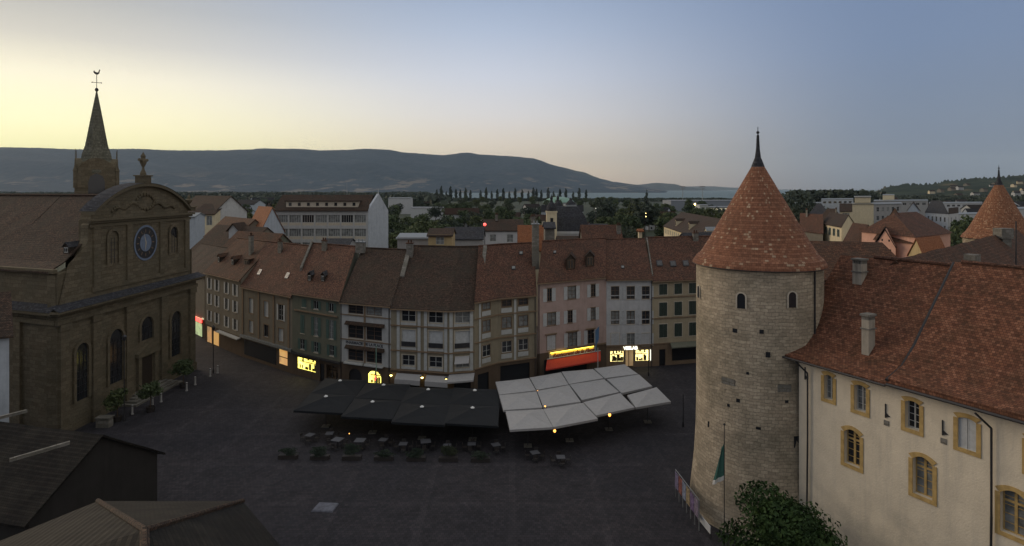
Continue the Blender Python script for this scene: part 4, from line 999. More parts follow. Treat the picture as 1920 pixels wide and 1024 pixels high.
ck = disc(CF, cc, cz, 2.1, .06, .148).build('clock', 'metal_dark', ch)
M['clock_blue'] = paint('blue grey clock enamel', (.13, .17, .24), .5)
disc(CF, cc, cz, 2.25, .02, .06, r0=2.0).build('clock_ring', 'clock_blue', ck); disc(CF, cc, cz, 1.1, .03, .06).build('clock_face', 'clock_blue', ck)
hd = MB()
for t, l_, w_ in ((-.3, 1.5, .09), (3.3, 1.05, .12)):
    d_ = (math.sin(t), math.cos(t)); n_ = (d_[1], -d_[0])
    hd.face([CF.W(cc + n_[0] * w_, .0, cz + n_[1] * w_), CF.W(cc + d_[0] * l_, .0, cz + d_[1] * l_), CF.W(cc - n_[0] * w_, .0, cz - n_[1] * w_), CF.W(cc - d_[0] * .3, .0, cz - d_[1] * .3)])
hd.build('clock_hands', 'trim', ck)
mk = MB()
for i in range(12):
    t = math.pi * i / 6; d_ = (math.sin(t), math.cos(t)); n_ = (d_[1], -d_[0])
    mk.face([CF.W(cc + d_[0] * r_ + n_[0] * w_, .045, cz + d_[1] * r_ + n_[1] * w_) for r_, w_ in ((1.3, .06), (1.7, .06), (1.7, -.06), (1.3, -.06))])
mk.build('hour_marks', 'trim_dark', ck)
# side scroll of the facade
q = MB(); pr = [(ua, 22.2), (ua - .3, 22), (ua - .35, 20.5), (ua - .8, 19.2), (ua - 1.4, 18.3), (ua - 2.2, 17.6), (ua - 3.2, 17.25), (0, 17.1), (0, 13.4), (ua, 13.4)]
q.extrude([CF.W(x, .2, zz) for x, zz in pr], CF.W(0, .9, 0) - CF.W(0, 0, 0)); q.build('scroll_buttress', 'stone_church', ch)
# nave roof
def sp(t, d, z_): # along side, depth
    n = Vector((SIDE.y, -SIDE.x)); n = n if n.y > 0 else -n
    v = CF.p0 + SIDE * t + n * d; return Vector((v.x, v.y, z_))
SR = Fac((sp(46, 0, 0).x, sp(46, 0, 0).y), (sp(-.3, 0, 0).x, sp(-.3, 0, 0).y), tuple(CF.u))
q = roof_strip(SR, [(-.6, 17.4), (1.5, 18.2), (4, 19.9), (11, 25.2), (24, 17.4)], 0, 34, jitter=.04, seg=1.5); q2 = roof_strip(SR, [(-.6, 17.4), (1.5, 18.2), (4, 19.9), (11, 25.2), (24, 17.4)], 34, 45.2, jitter=.03, seg=1.5)
rb = MB()
for f_, uv in zip(q2.f, q2.uv): rb.face([q2.v[i] for i in f_], uv)
# hip at the far end
rb2 = roof_strip(SR, [(-.6, 17.4), (1.5, 18.2), (4, 19.9), (11, 25.2), (24, 17.4)], 22, 34, jitter=.04, seg=1.5)
for f_, uv in zip(rb2.f, rb2.uv): rb.face([rb2.v[i] for i in f_], uv)
e = [SR.W(22, -.6, 17.4), SR.W(22, 1.5, 18.2), SR.W(22, 4, 19.9), SR.W(22, 11, 25.2), SR.W(22, 24, 17.4)]; tip = SR.W(12, 11, 17.2)
for i in range(4): rb.face([SR.W(12, (-.6, 1.5, 4, 11, 24)[i], 17.2), e[i], e[i + 1], SR.W(12, (-.6, 1.5, 4, 11, 24)[i + 1], 17.2)])
rb.tube(SR.W(22, 11, 25.25), SR.W(45, 11, 25.25), .2, .2, 6)
rb.build('roof', 'tile_dark', ch)
MB().face([SR.W(SR.L - .4, 0, 13), SR.W(SR.L - .4, 1.5, 18.0), SR.W(SR.L - .4, 4, 19.7), SR.W(SR.L - .4, 11, 25.0), SR.W(SR.L - .4, 24, 17.3), SR.W(SR.L - .4, 24, 13)]).build('roof_gable', 'stone_church', ch)
dormer(SR, ch, [(-.6, 17.4), (1.5, 18.2), (4, 19.9), (11, 25.2)], 124, 476, .9, .8, roof='slate')
q = MB().fbox(SR, 20, 46, 24, 24.3, 0, 17.4).fbox(SR, 11.7, 12, 0, 24, 0, 17.2); q.build('back_wall', 'stone_church', ch)
# statue on the pediment, two urns
def statue(px_s, zb, label, big=True, f=CF, d=.5):
    c = f.W(px_s, d, zb); o = thing('statue' if big else 'stone_urn', tuple(c), label, 'statue' if big else 'urn')
    q = MB().box(c.x - .65, c.x + .65, c.y - .65, c.y + .65, zb, zb + (.9 if big else .5)).box(c.x - .8, c.x + .8, c.y - .8, c.y + .8, zb + (.9 if big else .5), zb + (1.05 if big else .62)); q.build('pedestal', 'stone_church', o)
    z0 = zb + (1.05 if big else .62); q = MB()
    if big: q.lathe([(.38, z0), (.34, z0 + .3), (.17, z0 + .7), (.13, z0 + 1.0), (.3, z0 + 1.4), (.42, z0 + 1.75), (.34, z0 + 2.0), (.25, z0 + 2.2), (.3, z0 + 2.45), (.12, z0 + 2.75), (0, z0 + 3.0)], c.x, c.y, 12)
    else: q.lathe([(.3, z0), (.12, z0 + .3), (.42, z0 + .75), (.48, z0 + .95), (.2, z0 + 1.15), (.2, z0 + 1.4), (.05, z0 + 1.7), (0, z0 + 2.0)], c.x, c.y, 12)
    q.build('finial', 'stone_church', o)
    if big:
        q = MB()
        for s in (-1, 1): q.tube((c.x, c.y, z0 + 1.75), (c.x, c.y + s * .85, z0 + 1.95), .16, .2, 8)
        q.build('side_ornament', 'stone_church', o)
statue(cu, top + .35, 'stone vase with side ornaments crowning the curved church pediment')
statue(ub + .6, 22.9, 'small stone urn at the right corner of the church facade', False)
# bell tower
tw = thing('bell_tower', (-58.2, 85.5, 0), 'stone church steeple with pointed slate spire, four gables and weathercock', 'tower')
tx, ty = -58.2, 85.5
q = MB(); q.box(tx - 2.85, tx + 2.85, ty - 2.85, ty + 2.85, 0, 28.2); q.build('shaft', 'stone_church', tw)
q = MB()
for dx, dy in ((0, -1), (1, 0), (0, 1), (-1, 0)):
    u = Vector((-dy, dx, 0)); n = Vector((dx, dy, 0)); c = Vector((tx, ty, 0)) + n * 2.9
    p = [c - u * 2.9 + Vector((0, 0, 26.2))] + [c + u * 2.5 * math.cos(math.pi * (1 - i / 8)) + Vector((0, 0, 28.2 + 2.1 * math.sin(math.pi * i / 8))) for i in range(9)] + [c + u * 2.9 + Vector((0, 0, 26.2))]
    q.extrude(p, n * -1.6)
q.build('gable', 'stone_church', tw)
q = MB()
for dx, dy in ((0, -1), (1, 0), (0, 1), (-1, 0)):
    u = Vector((-dy, dx, 0)); n = Vector((dx, dy, 0)); c = Vector((tx, ty, 0)) + n * 2.93
    p = [c + u * s_ + Vector((0, 0, z_)) for s_, z_ in ((-1.1, 24.2), (1.1, 24.2), (1.1, 27), (.8, 27.8), (0, 28.2), (-.8, 27.8), (-1.1, 27))]
    (MB().face(p) if (p[1] - p[0]).cross(p[2] - p[1]).dot(n) > 0 else MB().face(p[::-1])).build('belfry_opening', 'glass', tw)
for sx in (-1, 1):
    for sy in (-1, 1):
        cx_, cy_ = tx + sx * 2.75, ty + sy * 2.75
        MB().lathe([(.3, 26.2), (.3, 28.4), (.36, 28.5), (.22, 28.9), (.06, 29.6), (.04, 31.4), (0, 31.6)], cx_, cy_, 6).build('pinnacle', 'stone_church', tw)
sp_ = MB().lathe([(3.1, 27.6), (2.5, 29.0), (2.12, 30.9), (1.7, 32.0), (1.42, 33.3), (.98, 35.5), (.5, 37.8), (.12, 39.6), (.05, 39.9), (0, 39.95)], tx, ty, 8, a0=math.pi / 8); sp_.build('spire', 'spire_slate', tw); MB().lathe([(2.98, 28.21), (2.96, 28.7), (2.75, 29.4), (2.3, 30.0), (1.9, 30.25)], tx, ty, 16, a0=math.pi / 16).build('shoulder_roof', 'spire_slate', tw)
for k in range(4):
    q = MB(); t = math.pi / 4 + k * math.pi / 2; c = Vector((tx + 1.35 * math.cos(t), ty + 1.35 * math.sin(t), 0)); q.box(c.x - .22, c.x + .22, c.y - .22, c.y + .22, 31.9, 33.2); q.lathe([(.36, 33.2), (0, 34.0)], c.x, c.y, 4, a0=math.pi / 4); q.build('lucarne', 'spire_slate', tw)
wc = MB().tube((tx, ty, 39.7), (tx, ty, 42.4), .045).ball((tx, ty, 39.95), .27, 10, 6).tube((tx - .62, ty, 40.95), (tx + .62, ty, 40.95), .04)
for x_, z_ in ((-.62, 40.95), (.62, 40.95)): wc.ball((tx + x_, ty, z_), .09, 6, 4)
wc = wc.build('cross', 'metal_dark', tw)
ck_ = [(-.45, .05), (-.38, .32), (-.2, .1), (0, .02), (.2, .05), (.3, .35), (.38, .48), (.48, .42), (.42, .2), (.34, -.12), (.1, -.28), (-.15, -.25), (-.35, -.1)]
MB().extrude([(tx + x_, ty, 42.35 + z_) for x_, z_ in ck_], (0, .06, 0)).build('weathercock', 'metal_dark', tw)
tw.rotation_euler = (0, 0, R(34)); tw.scale = (.86, .86, 1)
# ------------------------------------------------------------------ the castle
U = Vector((.464, -.886)); P0 = Vector((21.2, 44.85)); P1 = P0 + U * 24
CA = Fac((P0.x, P0.y), (P1.x, P1.y))
cw = thing('castle_wing', (P0.x, P0.y, 0), 'white castle wing with yellow window frames and steep red roof at the right', 'castle')
EZ = 13.9
def cwin(pa, pb, z0, z1, tr=.24): a, b = CA.s_at(pa), CA.s_at(pb); return (a + tr, b - tr, z0 + tr, z1 - tr)
upw = [cwin(1540, 1568, 11.0, 13.2), cwin(1595.6, 1631, 10.9, 13.15), cwin(1690, 1732, 10.85, 13.1), cwin(1788, 1840, 10.75, 13.05), cwin(1917, 1980, 10.7, 13.0)]
low = [cwin(1577, 1619, 7.05, 9.95), cwin(1704, 1757, 6.95, 9.85), cwin(1866, 1936, 6.9, 9.8)]
wl_ = wall_holes(CA, -.12, CA.L, 0, EZ, upw + low, depth=.38); wl_.face([CA.W(-.12, 4, 0), CA.W(-.12, 0, 0), CA.W(-.12, 0, EZ), CA.W(-.12, 4, EZ)])
wl_.face([CA.W(CA.L, 0, 0), CA.W(CA.L, 14, 0), CA.W(CA.L, 14, EZ), CA.W(CA.L, 7, 20.5), CA.W(CA.L, 0, EZ)])
wl_.face([CA.W(-.12, 14, 0), CA.W(CA.L, 14, 0), CA.W(CA.L, 14, EZ), CA.W(-.12, 14, EZ)][::-1])
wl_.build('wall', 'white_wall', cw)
gl = ['glass_curtain', 'glass_curtain', 'glass', None, 'glass']
for i, h in enumerate(upw):
    if i == 3: window(CA, cw, h, style='plain', surround='trim_yellow', sw=.24, arch=.14, depth=.2, closed=None, glass='shutter_white'); 
    else: window(CA, cw, h, style='grid', surround='trim_yellow', sw=.24, arch=.14, depth=.38, bars=3, glass=gl[i], frame='frame')
h = upw[3]; shutter(CA, h[0], (h[0] + h[1]) / 2 - .02, h[2], h[3] - .05, .06, 'shutter_white', cw); shutter(CA, (h[0] + h[1]) / 2 + .02, h[1], h[2], h[3] - .05, .06, 'shutter_white', cw)
for h in low: window(CA, cw, h, style='mullion', surround='trim_yellow', frame='trim_yellow', sw=.24, arch=.3, depth=.38, bars=4, glass='glass')
RP = [(-.75, 13.75), (.9, 14.35), (2.2, 15.5), (7, 20.7)]
bk = [(7.02, 20.7), (11, 16.5), (14.6, 13.6)]
sdv = 6.75
q = roof_strip(CA, RP + bk[1:], -2.6, sdv, jitter=.03, seg=1.0, seed=21, taper=lambda d: -2.6 if d < 4.3 else min(1.2, -2.6 + 3.8 * (d - 4.3) / 2.5)); q2 = roof_strip(CA, [(d + (.05 if d < 0 else 0), z + .30) for d, z in RP + bk[1:]], sdv + .01, CA.L, jitter=.03, seg=1.0, th=.42, seed=22)
rb = MB()
for m_ in (q, q2):
    for f_, uv in zip(m_.f, m_.uv): rb.face([m_.v[i] for i in f_], uv)
croof = rb.build('roof', 'tile_castle', cw)
q = MB(); n_ = 34
for i in range(n_):
    a = 1.2 + (CA.L - 1.2) * i / n_; zz = 20.78 if a < sdv else 21.04
    q.tube(CA.W(a, 7, zz), CA.W(a + (CA.L - 1.2) / n_ - .03, 7, zz), .15, .13, 7)
q.build('ridge_tiles', 'tile_red', cw)
q = MB()
for (d0, z0), (d1, z1) in zip(RP, RP[1:]): q.tube(CA.W(sdv - .02, d0, z0 + .2), CA.W(sdv - .02, d1, z1 + .2), .11, .11, 6)
q.build('verge', 'metal_dark', cw)
q = MB(); q.tube(CA.W(-.9, -.85, 13.6), CA.W(sdv - .05, -.85, 13.6), .08); q.tube(CA.W(sdv + .05, -.92, 13.72), CA.W(CA.L, -.92, 13.72), .09); q.build('gutter', 'metal_dark', cw)
for s0_, sgn in ((.75, 1), (12.2, 1)):
    q = MB(); q.tube(CA.W(s0_ - .5, -.85, 13.5), CA.W(s0_, -.22, 12.7), .06); q.tube(CA.W(s0_, -.22, 12.7), CA.W(s0_, -.22, 7.8), .06); q.tube(CA.W(s0_, -.22, 7.8), CA.W(s0_ - .1, -.2, 0), .065); q.build('drainpipe', 'metal_dark', cw)
# wall anchors, grilles
for px, py in ((1661, 770), (1768, 802), (1510, 700)):
    a, z_ = CA.pix(px, py); q = MB().fbox(CA, a - .03, a + .03, -.07, -.003, z_ - .45, z_ + .45).extrude([CA.W(a, -.05, z_ - .12), CA.W(a + .28, -.05, z_ - .3), CA.W(a, -.05, z_ - .42)], CA.W(0, .04, 0) - CA.W(0, 0, 0)); q.build('wall_anchor', 'metal_dark', cw)
    if px > 1600: MB().fbox(CA, a - .12, a + .22, -.03, -.003, z_ - .95, z_ - .62).build('vent_grille', 'stone_grey', cw)
# chimneys
def roof_chimney(px, pyb, pyt, w, t, m, shaft_cap=True):
    a, d, z = CA.hit(RP, px, pyb); Y = CA.W(a, d, 0).y; zt = ZZ(pyt, Y)
    c = MB().fbox(CA, a - w / 2, a + w / 2, d - t / 2, d + t / 2, z - 1.0, zt - .25).build('chimney', m, cw)
    q = MB().fbox(CA, a - w / 2 - .07, a + w / 2 + .07, d - t / 2 - .07, d + t / 2 + .07, zt - .9, zt - .82)
    for k in range(4): q.fbox(CA, a - w / 2 + k * (w - .12) / 3, a - w / 2 + .12 + k * (w - .12) / 3, d - t / 2, d + t / 2, zt - .248, zt)
    q.fbox(CA, a - w / 2 - .08, a + w / 2 + .08, d - t / 2 - .08, d + t / 2 + .08, zt + .002, zt + .14); q.build('chimney_cap', 'stone_grey', c)
roof_chimney(1628, 655, 592, .5, .72, 'chimney_wall'); roof_chimney(1612, 522, 488, .7, .7, 'chimney_wall'); 
a, d, z = CA.hit(bk, 1822, 502); 
MB().fbox(CA, CA.s_at(1822, 7.7) - .35, CA.s_at(1822, 7.7) + .35, 7.4, 8.1, 19.6, 21.55).build('chimney', 'stone_grey', cw)

def round_tower(name, label, cx, cy, r, zb, eave, apex, tip, roofm, detail=True, fine=64):
    t = thing(name, (cx, cy, 0), label, 'tower')
    if detail: pr = [(r * 1.13, -.2), (r * 1.10, 1.2), (r * 1.035, 4.2), (r * 1.01, 6.5), (r, 9), (r, eave + .3)]
    else: pr = [(r, 0), (r, eave + .3)]
    pp = []
    for (a, b), (c, d) in zip(pr, pr[1:]):
        n = max(1, int((d - b) / 1.2)); pp += [(a + (c - a) * i / n, b + (d - b) * i / n) for i in range(n)]
    pp.append(pr[-1]); MB().lathe(pp, cx, cy, fine, rref=r).build('wall', 'stone_tower', t, smooth=True)
    hh = apex - eave
    rp = [(r + .30, eave - .12), (r + .27, eave), (r + .02, eave + .42), (r * .93, eave + .75), (r * .80, eave + 1.75)]
    N = 12; rr, zz = rp[-1]
    for i in range(1, N + 1):
        k = i / N; rp.append((rr * (1 - k) + .42 * k, zz + (apex - 1.3 - zz) * k))
    MB().lathe(rp, cx, cy, fine, rref=r).build('roof', roofm, t, smooth=False)
    MB().lathe([(0, eave - .2), (r + .22, eave - .2), (r + .31, eave - .14), (r + .30, eave - .12)], cx, cy, fine).build('eave', 'metal_dark', t)
    MB().lathe([(.62, apex - 1.75), (.45, apex - 1.25), (.24, apex - .7), (.15, apex), (.10, tip - .6), (.05, tip - .5)], cx, cy, 14).ball((cx, cy, tip - .35), .13, 10, 6).tube((cx, cy, tip - .3), (cx, cy, tip + .1), .03).build('spire_cap', 'slate', t)
    return t
TX, TY, TR_ = 20.15, 50.0, 4.84
T1 = round_tower('round_tower', 'massive round stone castle tower with red tiled cone roof in front of the square', TX, TY, TR_, 0, 20.05, 29.3, 31.0, 'tile_cone')
# openings of the tower
def tower_opening(px, py, w, h, arched=True, m='glass', name='arrow_slit'):
    # intersect the ray with the shaft
    k = (px - 960) / F; a = 1 + k * k; b = -2 * (TX * k + TY); c = TX * TX + TY * TY - TR_ ** 2; Y = (-b - math.sqrt(b * b - 4 * a * c)) / (2 * a)
    z = ZZ(py, Y); x = k * Y; n = Vector((x - TX, Y - TY, 0)).normalized(); u = Vector((-n.y, n.x, 0))
    c0 = Vector((TX, TY, z)) + n * (TR_ - .02)
    pts = [(-w / 2, -h / 2), (w / 2, -h / 2)] + ([(w / 2 * math.cos(math.pi * i / 6), h / 2 - w / 2 + w / 2 * math.sin(math.pi * i / 6)) for i in range(7)] if arched else [(w / 2, h / 2), (-w / 2, h / 2)])
    P = [c0 + u * a_ + Vector((0, 0, b_)) for a_, b_ in pts]
    o = MB().extrude([p + n * .05 for p in P], n * -.3).build(name, m, T1)
    if arched and name == 'window':
        q = MB(); oo = [(x_ * 1.35, y_ * 1.12 + .02) for x_, y_ in pts]
        for i in range(1, len(pts)):
            j = (i + 1) % len(pts)
            A4 = [c0 + u * a_ + Vector((0, 0, b_)) for a_, b_ in (pts[i], pts[j], oo[j], oo[i])]; q.extrude([p + n * .045 for p in A4], n * .05)
        q.build('surround', 'trim', o)
for px, py, w, h in ((1311, 547, .55, 1.0), (1390, 564, .6, 1.15), (1485, 562, .6, 1.15)): tower_opening(px, py, w, h, True, 'glass', 'window')
for px, py, w, h in ((1378, 620, .35, .3), (1428, 622, .3, .3), (1440, 665, .32, .4), (1384, 751, .28, .25), (1402, 700, .2, .2), (1366, 760, .2, .2), (1475, 753, .25, .2), (1422, 803, .35, .2), (1329, 808, .2, 1.5), (1496, 828, .7, .85), (1384, 944, 1.0, .6)): tower_opening(px, py, w, h, False, 'glass', 'putlog_hole')
for px, py, w, h in ((1365, 715, 1.05, .5), (1471, 728, 1.0, .55)): tower_opening(px, py, w, h, False, 'stone_grey', 'embrasure')
q = MB(); n_ = Vector((math.cos(R(-58)), math.sin(R(-58)), 0)); c0 = Vector((TX, TY, 0)) + n_ * (TR_ + .08); q.tube(c0 + Vector((0, 0, 13.8)), c0 + Vector((0, 0, 19.9)), .06); q.build('drainpipe', 'metal_dark', T1)
T2 = round_tower('round_tower', 'far round castle tower whose orange tiled cone rises at the right edge', 75.0, 94.0, 4.5, 0, 18.6, 28.2, 29.6, 'tile_cone_far', False, 48)
# wing between the two round towers
BW = Fac((32.9, 40.6), (70.4, 74.9)); bwl = BW.L
c2 = thing('castle_wing', (32.9, 40.6, 0), 'long brown roofed castle wing running back to the far round tower', 'castle')
q = MB()
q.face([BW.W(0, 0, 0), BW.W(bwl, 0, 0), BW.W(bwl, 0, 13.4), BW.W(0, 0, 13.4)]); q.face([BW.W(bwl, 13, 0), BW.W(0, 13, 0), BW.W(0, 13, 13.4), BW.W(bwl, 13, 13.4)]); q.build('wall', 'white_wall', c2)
wing_prof = [(-.6, 13.3), (6.5, 20.75), (13.6, 13.3)]
roof_strip(BW, wing_prof, 0, bwl, jitter=.05, seg=1.5, seed=31).build('roof', 'tile_brown', c2)
x_, y_ = XY(1882, 70); MB().box(x_ - .5, x_ + .5, y_ - .5, y_ + .5, 15, ZZ(447, 70)).build('chimney', 'stone_grey', c2); MB().box(x_ - .75, x_ + .65, y_ - .65, y_ + .65, ZZ(445, 70) - .1, ZZ(428, 70)).build('chimney_cap', 'stone_grey', c2)
x_, y_ = XY(1905, 60); MB().tube((x_, y_, 15), (x_, y_, ZZ(415, 60)), .06).build('antenna', 'metal_dark', c2)
# ------------------------------------------------------------------ background houses
def gable_house(name, label, p0, p1, D, ze, zr, wall, roof, ridge='par', wins=None, cat='house', over=.4, group=None, back=None, chim=(), winm='glass', frame='frame', sh=None, hip=0, wall_z0=0, sc_w=1.0, sc_h=1.5):
    """ridge 'par' runs along the seen front, 'perp' shows a gable"""
    rad = Vector(p0) + Vector(p1); back = back or (tuple(rad.normalized()) if rad.x / rad.y > .42 else None)
    f = Fac(p0, p1, back); t = thing(name, (f.p0.x, f.p0.y, 0), label, cat, group); L = f.L; m = MB(); holes = wins(f) if wins else []
    w = wall_holes(f, 0, L, wall_z0, ze, holes, depth=.15)
    for q, uv in zip(w.f, w.uv): m.face([w.v[i] for i in q], uv)
    if ridge == 'par':
        m.face([f.W(0, D, wall_z0), f.W(0, 0, wall_z0), f.W(0, 0, ze), f.W(0, D / 2, zr - .1) if not hip else f.W(0, D / 2, ze), f.W(0, D, ze)])
        m.face([f.W(L, 0, wall_z0), f.W(L, D, wall_z0), f.W(L, D, ze), f.W(L, D / 2, zr - .1) if not hip else f.W(L, D / 2, ze), f.W(L, 0, ze)])
        m.face([f.W(L, D, wall_z0), f.W(0, D, wall_z0), f.W(0, D, ze), f.W(L, D, ze)])
    else:
        m.face([f.W(0, 0, ze), f.W(L, 0, ze), f.W(L / 2, 0, zr - .1)]); m.face([f.W(L, D, ze), f.W(0, D, ze), f.W(L / 2, D, zr - .1)])
        m.face([f.W(0, D, wall_z0), f.W(0, 0, wall_z0), f.W(0, 0, ze), f.W(0, D, ze)]); m.face([f.W(L, 0, wall_z0), f.W(L, D, wall_z0), f.W(L, D, ze), f.W(L, 0, ze)]); m.face([f.W(L, D, wall_z0), f.W(0, D, wall_z0), f.W(0, D, ze), f.W(L, D, ze)])
    m.build('wall', wall, t)
    prof = [(-over, ze - .15), (D / 2, zr), (D + over, ze - .15)]
    if ridge == 'par':
        if hip:
            r = MB(); o = over; a, b, c, d = f.W(-o, -o, ze - .15), f.W(L + o, -o, ze - .15), f.W(L + o, D + o, ze - .15), f.W(-o, D + o, ze - .15); e, g = f.W(hip, D / 2, zr), f.W(L - hip, D / 2, zr)
            r.face([a, b, g, e]); r.face([b, c, g]); r.face([c, d, e, g]); r.face([d, a, e]); r.face([a, d, c, b])
        else: r = roof_strip(f, prof, -over * .6, L + over * .6, th=.2, jitter=.02, seg=3)
    else:
        f2 = Fac(tuple((f.W(0, D, 0)).xy), tuple(f.W(0, 0, 0).xy), tuple((f.W(1, 0, 0) - f.W(0, 0, 0)).xy)); r = roof_strip(f2, [(-over, ze - .15), (L / 2, zr), (L + over, ze - .15)], -.1, D + over, th=.2, jitter=.02, seg=3)
    rf = r.build('roof', roof, t)
    for h in holes: window(f, t, h, style='cross', bars=1, glass=winm, frame=frame, sill=False, depth=.15, sh=sh, shw=.45)
    for a, d, z0, z1, cw_ in chim: chimney(f, t, a, d, z0, z1, cw_, cw_ * .8)
    return t, f, prof
def grid(f, n, rows, w, h, m0=.8, m1=.8):
    o = []; L = f.L
    for z in rows:
        for i in range(n):
            c = m0 + (L - m0 - m1) * (i + .5) / n; o.append((c - w / 2, c + w / 2, z, z + h))
    return o
# 1 long office block with white gable
Yb = 150
f = Fac(pt(515, 150), pt(690, 150)); t = thing('office_block', (f.p0.x, f.p0.y, 0), 'long four storey block with bands of windows and a blank white gable end', 'building')
GX = f.L; D = 11; m = MB(); hol = []
for r_, (z0, z1) in enumerate(((17.1, 19.7), (13.7, 16.3), (10.3, 12.9), (6.9, 9.5))):
    for i in range(7):
        a = .35 + i * (GX - .5) / 7; hol.append((a, a + (GX - .5) / 7 - .35, z0, z1))
w = wall_holes(f, 0, GX, 0, 20.9, hol, depth=.25); m = w; m.face([f.W(0, D, 0), f.W(0, 0, 0), f.W(0, 0, 20.9), f.W(0, D / 2, 24.3), f.W(0, D, 20.9)]); m.face([f.W(GX, D, 0), f.W(0, D, 0), f.W(0, D, 20.9), f.W(GX, D, 20.9)])
m.build('wall', 'white', t)
for h in hol:
    a, b, z0, z1 = h; fr = MB(); n = 5
    for i in range(n + 1): s = a + (b - a - .07) * i / n; fr.fbox(f, s, s + .07, .16, .22, z0 + .7, z1)
    fr.fbox(f, a, b, .15, .21, z1 - .07, z1); fr.fbox(f, a, b, .15, .21, z0 + .7, z0 + .78)
    fo = fr.build('window', 'trim_white', t); rnd = random.Random(int(a * 31 + z0 * 7)); g = MB(); g.face([f.W(a, .23, z0 + .7), f.W(b, .23, z0 + .7), f.W(b, .23, z1), f.W(a, .23, z1)]); g.build('pane', 'glass_curtain' if rnd.random() < .8 else 'glass', fo)
    MB().fbox(f, a, b, .10, .24, z0, z0 + .7).build('parapet_panel', 'trim', t)
prof = [(-.6, 20.8), (D / 2, 24.6), (D + .6, 20.8)]
roof_strip(f, prof, -.2, GX + .1, jitter=.02, seg=3).build('roof', 'tile_dark', t)
g0 = f.W(GX + .02, 0, 0); gd = Vector(pt(728, 157)) - Vector(pt(690, 150)); f_g = Fac(pt(690.5, 150), pt(728, 157)); 
MB().extrude([f_g.W(0, 0, 0), f_g.W(f_g.L, 0, 0), f_g.W(f_g.L, 0, 20.6), f_g.W(f_g.L * .52, 0, 24.9), f_g.W(0, 0, 20.9)], f.W(-.6, .4, 0) - f.W(0, 0, 0)).build('gable_wall', 'bluegrey', t)
MB().tube(f_g.W(f_g.L * .52, .2, 24.9), f_g.W(f_g.L * .52, .2, 26.2), .12, .03).build('gable_finial', 'trim_white', t)
dm = MB().fbox(f, 2.6, GX - 2.6, .6, 4, 21.6, 23.0).build('attic_band', 'trim', t); MB().fbox(f, 2.3, GX - 2.3, .2, 5, 23.0, 23.25).build('attic_roof', 'tile_dark', dm)
for i in range(8): s = 3.6 + i * (GX - 7.2) / 7; MB().fbox(f, s - .35, s + .35, .55, .597, 21.9, 22.7).build('attic_window', 'glass', dm)
MB().tube(f.W(16.3, 5.4, 24), f.W(16.3, 5.4, 27.5), .05).build('antenna', 'metal_grey', t)
# 2 grey gable
gable_house('gabled_house', 'blank grey gable end of a large house far behind the church', pt(401, 172), pt(463, 180), 20, 19.5, 24.1, 'palegrey', 'tile_dark', 'perp')
gable_house('house', 'low white house with dark roof and wide window band right of the church top', pt(360, 170), pt(402, 170), 14, 19.2, 21.8, 'cream', 'tile_dark', 'par', lambda f: [(1.8, 3.6, 16, 18.6), (4.0, 5.6, 16, 18.6)])
gable_house('house', 'small white annex standing left of the wide window band', pt(354, 160), pt(366, 160), 5, 19.0, 19.8, 'bluegrey', 'zinc', 'par')
# 3 red tiled houses left centre
def lean(px0, Y0, px1, Y1): return pt(px0, Y0), pt(px1, Y1)
gable_house('house', 'small house with orange brown roof and little white dormer gable', pt(385, 142), pt(437, 128), 9, 15.2, 19.6, 'beige', 'tile_brown', 'par', chim=((6.5, 4, 17, 18.5, .8),))
gable_house('house', 'tiny pale gable wall rising between dark roofs behind the narrow beige house', pt(429, 126), pt(446, 126), 5, 17.6, 19.0, 'palegrey', 'tile_dark', 'perp')
gable_house('house', 'house with bright orange red roof and grey gable facing the office block', pt(461, 134), pt(486, 126), 11, 16.6, 22.2, 'bluegrey', 'tile_orange', 'par', back=(.1, 1))
gable_house('house', 'dark roofed house just behind the church corner', pt(350, 128), pt(440, 118), 14, 12.5, 18.3, 'beige', 'tile_dark', 'par')
gable_house('house', 'low dark roof directly behind the narrow beige house', pt(396, 116), pt(480, 108), 13, 12.5, 17.7, 'greenish', 'tile_brown', 'par', back=(.35, 1))
gable_house('house', 'grey wooden shed with arched canopy in front of the office block', pt(600, 118), pt(650, 118), 8, 14.8, 16.2, 'grey', 'slate', 'par')
# 4 yellow dormer house, tangle of roofs
gable_house('house', 'yellow ochre attic with one white window above the dark corner roof', pt(803, 104), pt(847, 104), 6, 18.3, 19.2, 'yellow', 'tile_dark', 'par', lambda f: [(f.L / 2 - .7, f.L / 2 + .7, 16.6, 17.9)], frame='trim_white', winm='glass_curtain')
gable_house('house', 'low grey flat roofed house behind the white pharmacy house', pt(745, 112), pt(803, 112), 8, 17.2, 17.7, 'grey', 'zinc', 'par')
gable_house('house', 'low dark slate roof left of the white house with red lamp', pt(832, 132), pt(905, 132), 9, 15.4, 17.6, 'grey', 'slate', 'par')
# 5 white house
t, f, prof = gable_house('house', 'white house with dark roof under a red warning lamp', pt(906, 150), pt(980, 150), 10, 16.0, 18.4, 'palegrey', 'tile_dark', 'par', lambda f: [(1.6, 3.2, 13.2, 14.9), (5.8, 7.4, 13.0, 14.9)], sh=None, chim=((3.2, 4, 18, 19.6, .7),))
x_, y_ = XY(909, 149); t = thing('warning_lamp', (x_, y_, 16), 'round red glowing lamp above the dark roof of the white house', 'lamp'); MB().tube((x_, y_, 12), (x_, y_, ZZ(424, 149)), .06).build('pole', 'metal_dark', t); MB().ball((x_, y_, ZZ(421, 149)), .38, 10, 8).build('globe', 'lit_red', t)
# 6 terracotta roof with chimney
gable_house('house', 'bright terracotta roof with tall white chimney beside it', pt(973, 116), pt(1035, 116), 10, 14.5, 18.9, 'cream', 'tile_orange', 'par', chim=((2.9, 6, 17, 20.6, .9),))
